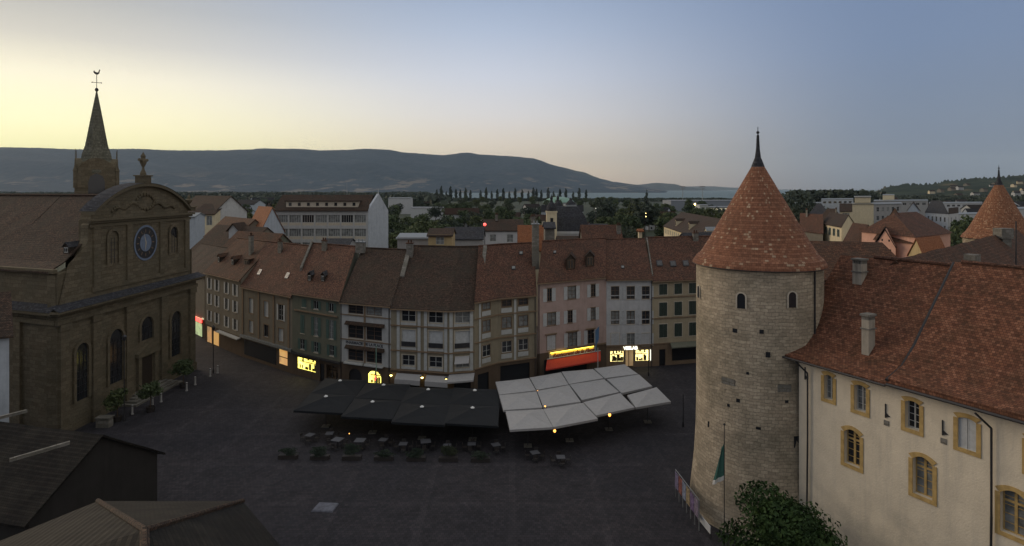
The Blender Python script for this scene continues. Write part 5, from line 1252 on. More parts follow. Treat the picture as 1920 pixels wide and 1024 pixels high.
# 7 mansard building with domed turret
f = Fac(pt(1043, 165), pt(1105, 165)); t = thing('theatre', (f.p0.x, f.p0.y, 0), 'building with dark slate mansard roof and cream turrets topped by domes', 'building')
MB().fbox(f, 0, f.L, 0, 16, 0, 14.6).fbox(f, -.3, f.L + .3, -.3, .0, 14.0, 14.6).fbox(f, -.3, f.L + .3, -.3, .0, 12.4, 12.7).build('wall', 'palegrey', t)
q = MB(); prm = [(-.2, 14.62), (.4, 16.5), (1.2, 18.5), (2.4, 20.4), (3.2, 21.2)]
for (d0, z0), (d1, z1) in zip(prm, prm[1:]):
    a = [f.W(0, d0, z0), f.W(f.L - d0 * .8, d0, z0), f.W(f.L - d0 * .8, 16 - d0, z0), f.W(0, 16 - d0, z0)]; b = [f.W(0, d1, z1), f.W(f.L - d1 * .8, d1, z1), f.W(f.L - d1 * .8, 16 - d1, z1), f.W(0, 16 - d1, z1)]
    for i in range(4): j = (i + 1) % 4; q.face([a[i], a[j], b[j], b[i]])
q.face(b); q.build('roof', 'slate', t)
MB().fbox(f, 3, f.L - 3, 3, 13, 21.2, 21.6).build('roof_edge', 'zinc', t)
x_, y_ = XY(1070, 172); q = MB().lathe([(1.5, 21.6), (1.2, 22.2), (.5, 22.9), (.3, 23.3), (0, 23.6)], x_, y_, 12); q.build('lantern_turret', 'slate', t)
for i, (px, Y) in enumerate(((1034, 163), (1046, 171))):
    x_, y_ = XY(px, Y); tu = MB().box(x_ - 1.35, x_ + 1.35, y_ - 1.3, y_ + 1.3, 0, 19.8).box(x_ - 1.5, x_ + 1.5, y_ - 1.45, y_ + 1.45, 19.8, 20.2).build('turret', 'cream', t)
    MB().lathe([(1.35, 20.2), (1.3, 21.2), (.9, 22.1), (.45, 22.6), (.3, 23.2), (.42, 23.6), (.1, 24.3), (0, 24.9)], x_, y_, 12).build('dome', 'slate', tu)
    MB().box(x_ - .4, x_ + .4, y_ - 1.34, y_ - 1.31, 16.2, 18.4).build('turret_window', 'glass', tu)
gable_house('house', 'grey flat roofed annex to the right of the slate mansard roof', pt(1105, 166), pt(1142, 166), 9, 15.6, 16.4, 'grey', 'slate', 'par')
gable_house('house', 'dark low roof in front of the slate mansard building', pt(1048, 125), pt(1103, 125), 8, 14.4, 16.2, 'greenish', 'tile_dark', 'par')
gable_house('house', 'red roofed house behind the pink restaurant house', pt(1096, 112), pt(1170, 112), 10, 14.5, 19.2, 'beige', 'tile_red', 'par', chim=((6.9, 3.5, 16, 19.2, .8),))
gable_house('house', 'lone pale chimney wall rising behind the ridge of the optician house', pt(1198, 108), pt(1204, 108), .8, 18.8, 19.0, 'cream', 'tile_orange', 'par')
gable_house('house', 'grey house with stone chimney wall left of the tall chimney', pt(1022, 110), pt(1040, 110), 5, 19.2, 20.0, 'stone_grey', 'slate', 'par')
# 8 long white building turning away
t, f, prof = gable_house('long_house', 'long white house with a row of green shutters and dark dormered roof', pt(1245, 225), pt(1312, 170), 14, 12.6, 17.6, 'cream', 'tile_dark', 'par', lambda f: grid(f, 16, (9.9, 6.6), 1.3, 1.7), back=(1, .25), winm='shutter_green')
for px in (1267, 1292): dormer(f, t, prof[:2], px, 424 if px < 1280 else 430, 1.6, 1.8, m='cream', roof='tile_dark')
t, f, prof = gable_house('long_house', 'yellow house with dark roof and zinc dormer left of the cone roof', pt(1313, 169), pt(1372, 140), 12, 12.2, 17.2, 'cream', 'tile_dark', 'par', lambda f: grid(f, 9, (9.4,), 1.1, 1.6), back=(1, .3))
dormer(f, t, prof[:2], 1323, 447, 2.0, 2.2, m='cream', roof='zinc')
# 9 right side town
gable_house('apartment_block', 'tall blank cream wall of an apartment block with stepped top', pt(1597, 230), pt(1638, 230), 10, 20.7, 20.9, 'cream', 'zinc', 'par')
gable_house('penthouse', 'narrower cream block on top of the blank cream wall', pt(1602.5, 230.5), pt(1632.5, 230.5), 8, 23.3, 23.45, 'cream', 'zinc', 'par', cat='roof block', wall_z0=20.9)
gable_house('apartment_block', 'grey balcony block attached right of the tall cream wall', pt(1638.5, 231), pt(1690, 240), 14, 20.5, 20.8, 'grey', 'zinc', 'par', lambda f: grid(f, 5, (17.5, 14.2, 11), 1.5, 1.7))
gable_house('house', 'white house with dark roof, four shuttered windows and plain gable', pt(1543, 165), pt(1578, 150), 11, 16.9, 19.6, 'cream', 'tile_dark', 'par', lambda f: grid(f, 4, (14.1,), .95, 1.9), back=(.75, .8), sh='shutter_green', chim=((5, 6, 18, 20.6, .8),))
gable_house('house', 'low house with dark red roof left of the white house', pt(1500, 170), pt(1543, 160), 12, 14.6, 19.2, 'beige', 'tile_red', 'par', chim=((3, 5, 18, 20.2, .8),))
gable_house('house', 'house with brown roof and two dormers right of the white house', pt(1582, 138), pt(1610, 130), 12, 14.4, 18.2, 'cream', 'tile_brown', 'par', lambda f: grid(f, 2, (12,), 1.0, 1.7), back=(.8, .8))
gable_house('house', 'dark roofed house left below the tall cream wall', pt(1532, 205), pt(1586, 195), 14, 15.0, 19.5, 'cream', 'tile_dark', 'par', lambda f: grid(f, 3, (12,), 1.2, 1.8), hip=4)
gable_house('house', 'house with dark slate hipped roof behind the red roof', pt(1508, 230), pt(1565, 220), 16, 14.0, 20.6, 'beige', 'slate', 'par', hip=5)
gable_house('house', 'brown roof with pale wall peeping out behind the white house', pt(1575, 215), pt(1597, 215), 10, 18.4, 20.9, 'cream', 'tile_dark', 'par', lambda f: grid(f, 3, (15.8,), .8, 1.8))
gable_house('house', 'dark tiled roof between the brown dormer house and the pink house', pt(1612, 128), pt(1650, 122), 12, 13.0, 17.5, 'beige', 'tile_brown', 'par')
x_, y_ = XY(1617, 121)
gable_house('house', 'small pale ochre gabled house beside the tall cream wall', pt(1643, 175), pt(1664, 175), 6, 15.2, 17.2, 'yellow', 'zinc', 'perp')
# pink house
t, f, prof = gable_house('pink_house', 'salmon pink house with big hipped brown roof and steep front gable', pt(1640, 108), pt(1716, 100), 15, 17.2, 22.6, 'pink_far', 'tile_brown', 'par', lambda f: [(1.0, 1.7, 14.2, 15.9)], hip=4.2, back=(.55, .85))
fg = Fac(pt(1645, 106.5), pt(1682, 102.6)); q = MB(); q.extrude([fg.W(0, -.3, 10), fg.W(fg.L, -.3, 10), fg.W(fg.L, -.3, 16.4), fg.W(fg.L / 2, -.3, 19.2), fg.W(0, -.3, 16.4)], (2.2, 3.2, 0)); gg = q.build('front_gable', 'pink_far', t)
q = MB()
for s0_, s1_ in ((-.35, fg.L / 2), (fg.L + .35, fg.L / 2)):
    z0 = 16.05; q.extrude([fg.W(s0_, -.6, z0), fg.W(s1_, -.6, 19.25), fg.W(s1_, -.6, 19.45), fg.W(s0_, -.6, z0 + .2)], (2.6, 3.8, 0))
q.build('gable_roof', 'tile_dark', gg)
for s_, z0, w_, h_ in ((fg.L * .33, 14.4, .5, 1.6), (fg.L * .72, 14.2, .5, 1.6), (fg.L * .33, 17.1, .3, .35), (fg.L * .68, 17.1, .3, .35)): MB().fbox(fg, s_ - w_ / 2, s_ + w_ / 2, -.33, -.302, z0, z0 + h_).build('window', 'glass', gg)
t, f, prof = gable_house('pink_house', 'pink walled wing with wide roof joined to the gabled salmon house', pt(1716, 99.8), pt(1782, 110), 13, 18.3, 21.8, 'pink_far', 'tile_red', 'par', lambda f: [(2.0, 3.2, 15.6, 17.0), (6.4, 7.8, 16.4, 17.2)], hip=3, back=(-.1, 1))
gable_house('house', 'small house with orange roof and three roof windows behind the castle ridge', pt(1735, 88), pt(1778, 92), 7, 15.9, 18.7, 'yellow', 'tile_orange', 'par', back=(.3, 1))
gable_house('villa', 'pale blue grey villa with dark roof behind the pink house', pt(1735, 240), pt(1778, 225), 14, 17.0, 21.6, 'bluegrey', 'slate', 'par', lambda f: grid(f, 5, (13.8, 10.6), 1.0, 1.8), hip=4)
gable_house('villa', 'pale blue gable wall with olive roof left of the grey villa', pt(1702, 215), pt(1724, 215), 6, 18.5, 21.6, 'bluegrey', 'tile_brown', 'perp')
gable_house('villa', 'grey white side block of the villa beside the dark trees', pt(1778.5, 224), pt(1797, 236), 9, 17.2, 19.0, 'palegrey', 'tile_dark', 'par', lambda f: grid(f, 2, (13.8, 10.6), 1.0, 1.8))
for i, (p0, p1, Y, ze, lab) in enumerate(((1540, 1600, 520, 17.5, 'long lavender grey factory hall behind the dark tree group'), (1638, 1740, 470, 17.2, 'long grey office slab with flat roof right of the cream wall'), (1742, 1842, 560, 13.5, 'long low grey hall with pale eaves strip at the foot of the wooded hill'), (1655, 1677, 480, 21.5, 'cream stair block rising over the long grey office slab'), (1490, 1560, 600, 12.5, 'flat bluish factory roof beyond the red roofs'), (1790, 1860, 420, 9, 'pale low industrial shed behind the far cone roof'), (1895, 1990, 300, 16.5, 'pale block with hipped roof right of the far cone roof'))):
    t, f, prof = gable_house('factory_hall', lab, pt(p0, Y), pt(p1, Y * 1.03), 30, ze, ze + .5, ('bluegrey', 'grey', 'palegrey', 'cream', 'bluegrey', 'palegrey', 'palegrey')[i], 'zinc', 'par', (lambda f: grid(f, max(3, int(f.L / 6)), (ze - 3.6,), 3.6, 1.8)) if i in (0, 1, 2, 4, 6) else None, cat='building')
# wing roof just behind the big tower
t, f, prof = gable_house('castle_annex', 'brown roofed building with small pale wall directly behind the big round tower', (26.5, 58.5), (37.2, 55.8), 13, 17.6, 20.6, 'palegrey', 'tile_brown', 'par', lambda f: [(.9, 1.6, 16.0, 17.0)], back=(.05, 1))
gable_house('house', 'dark slate roof edge peeping out left of the big cone roof', pt(1310, 100), pt(1400, 104), 8, 15.5, 18.6, 'grey', 'slate', 'par')
# lakeside: hall with pale green roof, sheds, floodlights
x_, y_ = XY(1048, 980); t = thing('sports_hall', (x_, y_, 0), 'sports hall with shallow pale green domed roof by the lake', 'building')
MB().lathe([(24, 0), (24, 5), (26, 5.2)], x_, y_, 28).build('wall', 'palegrey', t); MB().lathe([(26, 5.2), (21, 9.5), (13, 12.5), (5, 13.8), (0, 14)], x_, y_, 28).build('roof', 'verdigris', t, smooth=True)
for i, (p0, p1, Y, ze, m_, lab) in enumerate(((1258, 1420, 720, 12.8, 'asphalt_far', 'wide grey flat roofed hall behind the trees left of the big cone'), (1312, 1328, 560, 11.6, 'trim_white', 'small white cube house with lit band of windows beside it'), (1328, 1400, 565, 9.8, 'grey', 'low grey hall with a lit window band left of the cone'), (728, 770, 640, 17.0, 'palegrey', 'grey flat slab just right of the white office gable'), (770, 832, 520, 10.5, 'palegrey', 'low pale roof band among the trees before the lake'))):
    t, f, prof = gable_house('hall', lab, pt(p0, Y), pt(p1, Y), 40 if i == 0 else 14, ze, ze + .4, m_, 'asphalt_far', 'par', cat='building')
    if i == 2:
        for k in range(7): MB().fbox(f, 2 + k * 4.4, 5 + k * 4.4, -.1, -.01, 6.2, 8.4).build('lit_window', 'lit_dim', t)
for i, (px, py, Y) in enumerate(((1280, 351, 900), (1317, 351, 900))):
    x_, y_ = XY(px, Y); z_ = ZZ(py, Y); t = thing('floodlight_mast', (x_, y_, 0), ('left' if i == 0 else 'right') + ' one of two stadium floodlight masts rising over the lake', 'mast', 'stadium floodlight masts')
    MB().tube((x_, y_, 0), (x_, y_, z_), .45, .25, 6).build('mast', 'metal_grey', t); MB().box(x_ - 4, x_ + 4, y_ - .5, y_ + .5, z_ - .2, z_ + 1.4).box(x_ - 3, x_ + 3, y_ - .5, y_ + .5, z_ - 3.2, z_ - 2).build('lamp_head', 'metal_grey', t)
for i, (px, py, Y, r) in enumerate(((1303, 383, 540, .8), (1211, 406, 300, .2), (1211, 400, 300, .16), (1117, 391, 260, .14))):
    x_, y_ = XY(px, Y); z_ = ZZ(py, Y); lab = ('bright greenish yard lamp at the edge of the grey hall', 'lower yellow street lamp among the dark park trees', 'upper yellow street lamp among the dark park trees', 'white lamp on a pole right of the slate mansard')[i]
    t = thing('street_lamp', (x_, y_, 0), lab, 'lamp'); MB().tube((x_, y_, 0), (x_, y_, z_), .12).build('pole', 'metal_dark', t); MB().ball((x_, y_, z_), r, 8, 6, 1.1).build('globe', 'lit_lamp' if i != 3 else 'lit_white', t)
# small far houses
def mini_house(kind):
    wm, rm, w, d, h = kind; t = thing('distant_house', (0, 0, 0), 'x', 'house')
    MB().box(-w / 2, w / 2, -d / 2, d / 2, 0, h).extrude([(-w / 2 + .02, -d / 2 + .01, h), (-w / 2 + .02, d / 2 - .01, h), (-w / 2 + .02, 0, h + d * .3)], (w - .04, 0, 0)).build('wall', wm, t)
    q = MB()
    for s in (-1, 1): q.hexa([(-w / 2 - .4, 0, h + d * .30 + .02), (w / 2 + .4, 0, h + d * .30 + .02), (w / 2 + .4, s * (d / 2 + .5), h - .25), (-w / 2 - .4, s * (d / 2 + .5), h - .25)], [(-w / 2 - .4, 0, h + d * .30 + .3), (w / 2 + .4, 0, h + d * .30 + .3), (w / 2 + .4, s * (d / 2 + .5), h), (-w / 2 - .4, s * (d / 2 + .5), h)])
    q.build('roof', rm, t); q = MB()
    for k in range(int(w // 3)):
        for zz in (1, 4): q.box(-w / 2 + 1 + k * 3, -w / 2 + 2.1 + k * 3, -d / 2 - .05, -d / 2 - .01, zz, zz + 1.4)
    q.build('windows', 'glass', t)['kind'] = 'stuff'
    return t
kinds = [('white', 'tile_dark', 14, 10, 7), ('cream', 'tile_red', 12, 9, 6), ('palegrey', 'tile_brown', 20, 11, 9), ('bluegrey', 'slate', 26, 12, 8), ('beige', 'tile_red', 15, 10, 6)]
protos = [(mini_house(k), [False]) for k in kinds]
rnd = random.Random(77); KN = ('white house with dark roof', 'cream house with red roof', 'long pale grey house', 'long bluish hall', 'beige house with red roof')
zones = [((0, 165), (330, 900), 10, 'on the plain at the far left behind the church'), ((365, 520), (300, 1100), 14, 'among the trees beyond the office block'), ((520, 830), (700, 2600), 22, 'on the plain below the blue mountain'), ((835, 1240), (260, 700), 12, 'among the park trees before the lake'), ((1480, 1640), (300, 900), 8, 'beyond the red roofs right of the big cone'), ((1640, 1850), (520, 1300), 16, 'at the foot of the wooded ridge'), ((1840, 1960), (330, 900), 12, 'beside the far cone roof')]
def hill_z(px, Y):
    return 0
for (a, b), (Y0, Y1), n, where in zones:
    for _ in range(n):
        px = rnd.uniform(a, b); Y = rnd.uniform(Y0, Y1); k = rnd.randrange(5); x, y = XY(px, Y); sc = rnd.uniform(.8, 1.25)
        lab = KN[k] + ' ' + where
        place(protos[k][0], protos[k][1], (x, y, -.3), rnd.uniform(-.6, .6), sc, lab, KN[k] + 's ' + where)
# houses up on the wooded ridge
for _ in range(22):
    px = rnd.uniform(1730, 1960); t_ = rnd.uniform(.1, .62); Y = 1500 + 800 * t_; x, y = XY(px, Y)
    k = rnd.choice((0, 1, 4)); crest = ZZ(345 - (px - 1700) * .08, 2300); place(protos[k][0], protos[k][1], (x, y, crest * t_ ** 1.3 + 1), rnd.uniform(-.6, .6), 1.2, KN[k] + ' on the slope of the wooded ridge', KN[k] + 's on the wooded ridge')

# ------------------------------------------------------------------ trees of the belt, poplars, conifers
tp = [(tree_proto('broadleaf_tree', 'tree', 40 + i, 10 + i % 3, 12.5 + i % 2 * 1.5, .62, 950, ('leaf', 'leaf', 'leaf_dark', 'leaf')[i]), [False]) for i in range(4)]
pop = (tree_proto('poplar_tree', 'tree', 61, 6.0, 25, .8, 700, 'leaf_dark', 'poplar'), [False])
con = (tree_proto('conifer_tree', 'tree', 71, 7.5, 20, .6, 700, 'leaf_dark', 'cone'), [False])
redt = (tree_proto('copper_beech_tree', 'tree', 81, 9, 11, .5, 900, 'leaf_red'), [False])
PL = (819, 827.5, 837, 845, 855, 863, 873, 882, 901, 911.5, 922, 932.5, 944, 955, 966, 979, 990.6, 1000, 1006, 1015, 1028, 1038, 1050, 1061, 1074.6, 1086, 1099)
for i, px in enumerate(PL):
    Y = 1320 + 12 * math.sin(i); x, y = XY(px, Y); h_ = 1.0 + .16 * math.sin(i * 2.3)
    if px in (827.5, 845, 863, 1006): h_ *= 1.15
    place(pop[0], pop[1], (x, y, 0), i * .7, (h_ * 1.3, h_ * 1.3, h_ * 1.05), 'slender dark poplar in the row along the lake shore', 'poplars along the lake shore')
rnd = random.Random(5); cnt = 0
belts = [((728, 905), (175, 330), 34, 'behind the office block gable and the corner house'), ((728, 1030), (330, 620), 40, 'in the park before the poplar row'), ((905, 1025), (190, 320), 10, 'behind the white house with the red lamp'), ((850, 1180), (700, 1230), 44, 'on the meadow before the poplar row'), ((1110, 1300), (240, 460), 46, 'in the park right of the slate mansard'), ((1190, 1330), (470, 700), 16, 'around the yard lamp and the grey hall'), ((1120, 1200), (500, 900), 16, 'in the far park near the lake'), ((360, 520), (210, 700), 26, 'beyond the grey gable and the orange roof'), ((0, 150), (200, 800), 12, 'on the plain left of the steeple'), ((230, 340), (200, 800), 8, 'right of the steeple'), ((1480, 1545), (240, 420), 14, 'in the dark group right of the big cone'), ((1800, 1842), (170, 300), 10, 'left of the far cone roof'), ((1640, 1700), (255, 330), 6, 'in front of the grey office slab'), ((520, 728), (300, 900), 14, 'just behind the office block roof'), ((1300, 1390), (300, 470), 12, 'beside the low lit hall')]
for (a, b), (Y0, Y1), n, where in belts:
    for _ in range(n):
        px = rnd.uniform(a, b); Y = rnd.uniform(Y0, Y1); k = rnd.randrange(4); x, y = XY(px, Y); s = rnd.uniform(.78, 1.12)
        if Y > 420: s *= 1.05
        top = 26 - 6 * Y / F if where.startswith('in the park') or 'office block g' in where else 99
        if s * 13.5 > top: s = top / 13.5
        place(tp[k][0], tp[k][1], (x, y, -.1), rnd.random() * 6.28, (s * 1.05, s * 1.05, s), ('bushy green tree ', 'rounded green tree ', 'dark bushy tree ', 'broad green tree ')[k] + where, ('bushy trees ', 'rounded trees ', 'dark trees ', 'broad trees ')[k] + where)
for px, Y, s, k, lab in ((1208, 330, 1.75, 2, 'tallest dark tree of the park, broad crown against the lake'), (1193, 345, 1.6, 0, 'tall tree left of the broadest park tree'), (1133, 420, 1.7, 2, 'dark tree standing alone against the lake right of the poplars'), (1293, 760, 1.35, 2, 'small round tree before the lake left of the floodlights'), (1330, 780, 1.3, 2, 'small round tree before the lake right of the floodlights'), (1470, 235, 1.8, 2, 'dark tree hidden behind the right edge of the big cone'), (1508, 300, 1.5, 2, 'dark tree right of the big cone top edge')):
    x, y = XY(px, Y); place(tp[k][0], tp[k][1], (x, y, 0), px, (s * .9, s * .9, s), lab, None)
for i, (px, Y, s) in enumerate(((1484, 320, 1.75), (1496, 300, 1.7), (1507, 330, 1.85), (1518, 310, 1.6), (1530, 325, 1.65), (1541, 300, 1.4), (1477, 290, 1.8))):
    x, y = XY(px, Y); place(tp[2][0], tp[2][1], (x, y, 0), px * .7, (s * .75, s * .75, s), 'tall dark tree in the clump right of the big cone roof', 'tall trees right of the big cone')
for i, (px, Y, s) in enumerate(((1800, 150, 1.15), (1812, 165, 1.35), (1824, 158, 1.3), (1836, 170, 1.35), (1845, 160, 1.2), (1806, 190, 1.4), (1830, 195, 1.5))):
    x, y = XY(px, Y); place(tp[0][0], tp[0][1], (x, y, 0), px * .7, (s * .7, s * .7, s), 'green tree in the clump left of the far cone roof', 'trees left of the far cone')
for px, Y, s, lab in ((1599, 620, 1.35, 'largest dark conifer above the lavender factory hall'), (1627, 640, 1.25, 'dark conifer right above the tall cream wall'), (1505, 420, 1.2, 'pointed conifer right of the big cone roof'), (1212, 520, 1.3, 'pointed conifer above the broadest park tree')):
    x, y = XY(px, Y); place(con[0], con[1], (x, y, 0), px, s, lab, None)
x, y = XY(1151, 200); place(redt[0], redt[1], (x, y, 3), 0, 1.0, 'reddish brown copper beech behind the red roofed house', None)
# far woods that read as one mass
def wood(label, spots, leaf, m='leaf_dark', seed=3):
    rnd = random.Random(seed); mb = MB()
    for x, y, w, h in spots:
        for _ in range(90):
            v = Vector((rnd.gauss(0, .4), rnd.gauss(0, .4), rnd.uniform(-.5, .5))); c = Vector((x + v.x * w, y + v.y * w, h * .5 + v.z * h * (1 - .6 * min(1, abs(v.x))))); c.z = max(.3, c.z)
            n = Vector((rnd.gauss(0, 1), rnd.gauss(0, 1), rnd.gauss(0, 1))).normalized(); a = n.orthogonal().normalized(); b = n.cross(a); s = leaf * (.6 + .8 * rnd.random())
            mb.face([c - a * s, c - b * s * .7, c + a * s, c + b * s * .7])
    o = mb.build('far_woodland', m); tag(o, label, 'wood', None, 'stuff')
rnd = random.Random(9)
wood('dark band of distant woods and hedges across the plain below the mountain', [(*XY(rnd.uniform(-60, 800), Y), rnd.uniform(30, 90), rnd.uniform(9, 15)) for Y in [rnd.uniform(700, 3200) for _ in range(420)]], 5)
wood('dark treeline along the lake shore and beyond the factory halls', [(*XY(px, rnd.uniform(1250, 1420)), 16, 13) for px in [rnd.uniform(728, 840) for _ in range(30)]] + [(*XY(rnd.uniform(830, 1500), rnd.uniform(1300, 1470)), 14, 5) for _ in range(150)] + [(*XY(px, rnd.uniform(640, 760)), 16, 25 if px < 1650 else 14) for px in [rnd.uniform(1480, 1640) for _ in range(60)]] + [(*XY(rnd.uniform(1640, 1960), rnd.uniform(1000, 1500)), 22, 12) for _ in range(90)], 2.6, seed=8)
# ------------------------------------------------------------------ things on the square
def quad_parasol(pxs, z, ph, m, label, group, name='parasol', fin=False):
    cs = [Vector((*XY(px, GY(py, z)), z)) for px, py in pxs]; c = sum(cs, Vector()) / 4; t = thing(name, (c.x, c.y, 0), label, 'parasol', group)
    cs = [c + (p - c) * .998 for p in cs]; top = c + Vector((0, 0, ph)); q = MB()
    for i in range(4):
        a, b = cs[i], cs[(i + 1) % 4]; mid = a.lerp(b, .5) + Vector((0, 0, -.02)); tm = top.lerp(mid, .5) - Vector((0, 0, .07)); ta, tb = top.lerp(a, .5), top.lerp(b, .5)
        q.face([a, mid, tm, ta]); q.face([mid, b, tb, tm]); q.face([ta, tm, top]); q.face([tm, tb, top])
        dn = Vector((0, 0, -.22)); q.face([a + dn, b + dn, b, a])
    q.build('canopy', m, t)
    q = MB().tube((c.x, c.y, 0), (c.x, c.y, z + ph - .05), .045).build('pole', 'metal_dark', t)
    MB().box(c.x - .4, c.x + .4, c.y - .4, c.y + .4, 0.004, .1).build('base', 'stone_grey', t)
    r = MB()
    for p in cs: r.tube(top - Vector((0, 0, .12)), p - Vector((0, 0, .05)), .018, n=5)
    r.build('ribs', 'metal_grey', t)
    if fin: MB().lathe([(.0, z + ph - .02), (.2, z + ph), (.22, z + ph + .08), (.08, z + ph + .16), (0, z + ph + .22)], c.x, c.y, 10).build('finial', 'finial', t)
    return t
WP = [([(948, 771), (956, 806), (1037, 801), (1018, 767)], 'front left white square parasol nearest the dark parasols'),
      ([(1018.5, 767), (1037.5, 801), (1121, 785), (1093, 755)], 'front white parasol, second from the dark parasols'),
      ([(1093.5, 754), (1118, 779), (1190, 764), (1163, 737)], 'front white parasol, third from the dark parasols'),
      ([(1176, 741), (1192, 764), (1258, 753), (1231, 726)], 'rightmost white parasol with the far pointed corner'),
      ([(936, 741), (944, 769), (1017, 764), (1006, 734)], 'middle row white parasol beside the dark parasols'),
      ([(1007, 733), (1019, 763), (1089, 753), (1067, 722)], 'middle row white parasol, second from the dark parasols'),
      ([(1068, 721), (1091, 750), (1161, 735), (1133, 711)], 'middle row white parasol behind the thirdfront one'.replace('thirdfront', 'third front')),
      ([(1138, 711), (1166, 737), (1223, 724), (1198, 702)], 'white parasol of the right column behind the rightmost one'),
      ([(929, 716), (936, 740), (1005, 732), (992, 709)], 'back row white parasol at the left, in front of the dark shopfront'),
      ([(993, 708), (1006, 731), (1066, 721), (1052, 698)], 'back row white parasol before the red restaurant awning'),
      ([(1053, 697), (1067, 720), (1132, 709), (1112, 692)], 'back row white parasol before the right end of the red awning'),
      ([(1114, 691), (1134, 709), (1196, 701), (1171, 683)], 'backmost white parasol in front of the lit optician window')]
for i, (p, lab) in enumerate(WP): quad_parasol(p, 2.75 + (.0 if i < 4 else .06 * (i % 3)), .55, 'canvas_white', lab, 'white restaurant parasols')
dp = [(-20.4, 66.9), (-14.9, 65.2), (-9.4, 63.7), (-4.1, 63.4), (-20.4, 72.4), (-14.9, 70.8), (-9.5, 69.2), (-4.2, 68.9)]
dl = ['leftmost', 'second', 'third', 'rightmost']
for i, (x, y) in enumerate(dp):
    w = 2.74; z = 2.6; y = y - .0; sl = -.28; cs_ = []
    for dx, dy in ((-w, -w), (w, -w), (w, w), (-w, w)):
        X, Yy = x + dx, y + dy + dx * sl * .5; cs_.append((960 + X / Yy * F, HZ + (HC - z) / Yy * F))
    quad_parasol(cs_, z, .65, 'canvas_dark', dl[i % 4] + ' dark blue parasol of the ' + ('front' if i < 4 else 'back') + ' row with white cap', 'dark blue restaurant parasols', fin=True)
# tables and chairs
def make_table():
    t = thing('cafe_table', (0, 0, 0), 'x', 'table'); MB().box(-.4, .4, -.4, .4, .72, .75).build('table_top', 'table_white', t); MB().tube((0, 0, 0), (0, 0, .72), .035).build('leg', 'metal_dark', t); MB().lathe([(.28, .004), (.26, .03), (.04, .06)], 0, 0, 12).build('base', 'metal_dark', t); return t
def make_chair():
    t = thing('cafe_chair', (0, 0, 0), 'x', 'chair'); MB().box(-.21, .21, -.2, .2, .43, .46).build('seat', 'plastic_dark', t)
    q = MB().box(-.2, .2, .19, .22, .6, .86); q.tube((-.19, .2, .46), (-.19, .22, .86), .016).tube((.19, .2, .46), (.19, .22, .86), .016); q.build('backrest', 'plastic_dark', t)
    for sx in (-1, 1):
        for sy in (-1, 1): MB().tube((sx * .18, sy * .17, .43), (sx * .2, sy * .2, 0), .014, n=6).build('leg', 'metal_dark', t)
    return t
tb = (make_table(), [False]); cr = (make_chair(), [False]); rnd = random.Random(17)
spots = [(-18.9, 63.2), (-17.5, 61.2), (-15.2, 61.0), (-13.0, 61.6), (-10.8, 60.6), (-8.6, 60.8), (-6.4, 60.2), (-4.0, 60.6), (-20.8, 62.8), (-1.6, 60.4), (2.2, 58.6), (4.6, 57.6)]
tl = ['far left table under the first dark parasol', 'pale table with a small candle glow', 'brightest pale cafe table before the second dark parasol', 'cafe table right of the brightest pale table', 'cafe table before the third dark parasol', 'pale cafe table left of the fourth dark parasol pole', 'cafe table at the fourth dark parasol pole', 'pale cafe table at the right end of the dark parasols', 'outermost left cafe table beside the open square', 'cafe table in the gap between dark and white parasols', 'cafe table before the front left white parasol', 'cafe table with the orange lantern', 'cafe table right of the lantern table', 'cafe table under the third front white parasol', 'cafe table under the rightmost white parasol']
for i, (x, y) in enumerate(spots):
    place(tb[0], tb[1], (x, y, 0), rnd.uniform(-.4, .4), 1.0 if i not in (1, 2, 5) else 1.25, tl[i], 'cafe tables')
    for k in range(4 if i % 3 else 3):
        a = k * math.pi / 2 + rnd.uniform(-.2, .2); place(cr[0], cr[1], (x + math.sin(a) * .72, y - math.cos(a) * .72, 0), a + math.pi + rnd.uniform(-.2, .2), 1, 'dark cafe chair at the ' + tl[i], 'dark cafe chairs')
for i, (px, py, Y, lab) in enumerate(((1040, 808, 57.3, 'orange glowing lantern on the front lantern table'), (1143, 778, 60.5, 'orange glowing lantern under the third front white parasol'), (1022, 762, 65.0, 'small orange lamp glowing in the gap between four white parasols'), (1008, 733, 70.2, 'faint orange lamp between the middle and back white parasols'), (655, 813, 61.3, 'tiny candle on a table before the dark parasols'))):
    x, y = XY(px, Y); z = ZZ(py, Y); r = (.13, .14, .09, .06, .05)[i]; t = thing('lantern', (x, y, z - r), lab, 'lantern', 'terrace lanterns')
    MB().lathe([(r * .6, z - r), (r, z - r * .3), (r, z + r * .3), (r * .5, z + r)], x, y, 10).build('glass_globe', 'lit_orange', t); MB().tube((x, y, z + r * 1.02), (x, y, z + r * 1.5), r * .4, .02).build('lid', 'metal_dark', t)
    if i in (1, 2, 3): MB().tube((x, y, z + r * 1.5), (x, y, 3.0), .012, n=5).build('cord', 'metal_dark', t)
# planter hedge at the terrace edge
for i in range(7):
    x = -21.6 + i * 3.1; y = 58.9 - .35 * i * .3 - (0.0); t = thing('planter_box', (x, y, 0), 'low dark planter with clipped bush, ' + ('leftmost', 'second', 'third', 'middle', 'fifth', 'sixth', 'last')[i] + ' at the terrace edge', 'planter', 'planters at the terrace edge')
    MB().box(x - .9, x + .9, y - .25, y + .25, .004, .38).build('box', 'plastic_dark', t)
    c = crown_mesh(90 + i, 2.2, 1.0, .09, 700, 'leaf', z0=0); b_ = MB()
    for f_ in c.f: b_.face([Vector((p.x * 1.0 + x, p.y * .5 + y, p.z * (.8 + .3 * (i % 3)) + .2)) for p in [c.v[k] for k in f_]])
    b_.build('foliage', 'leaf_dark', t)
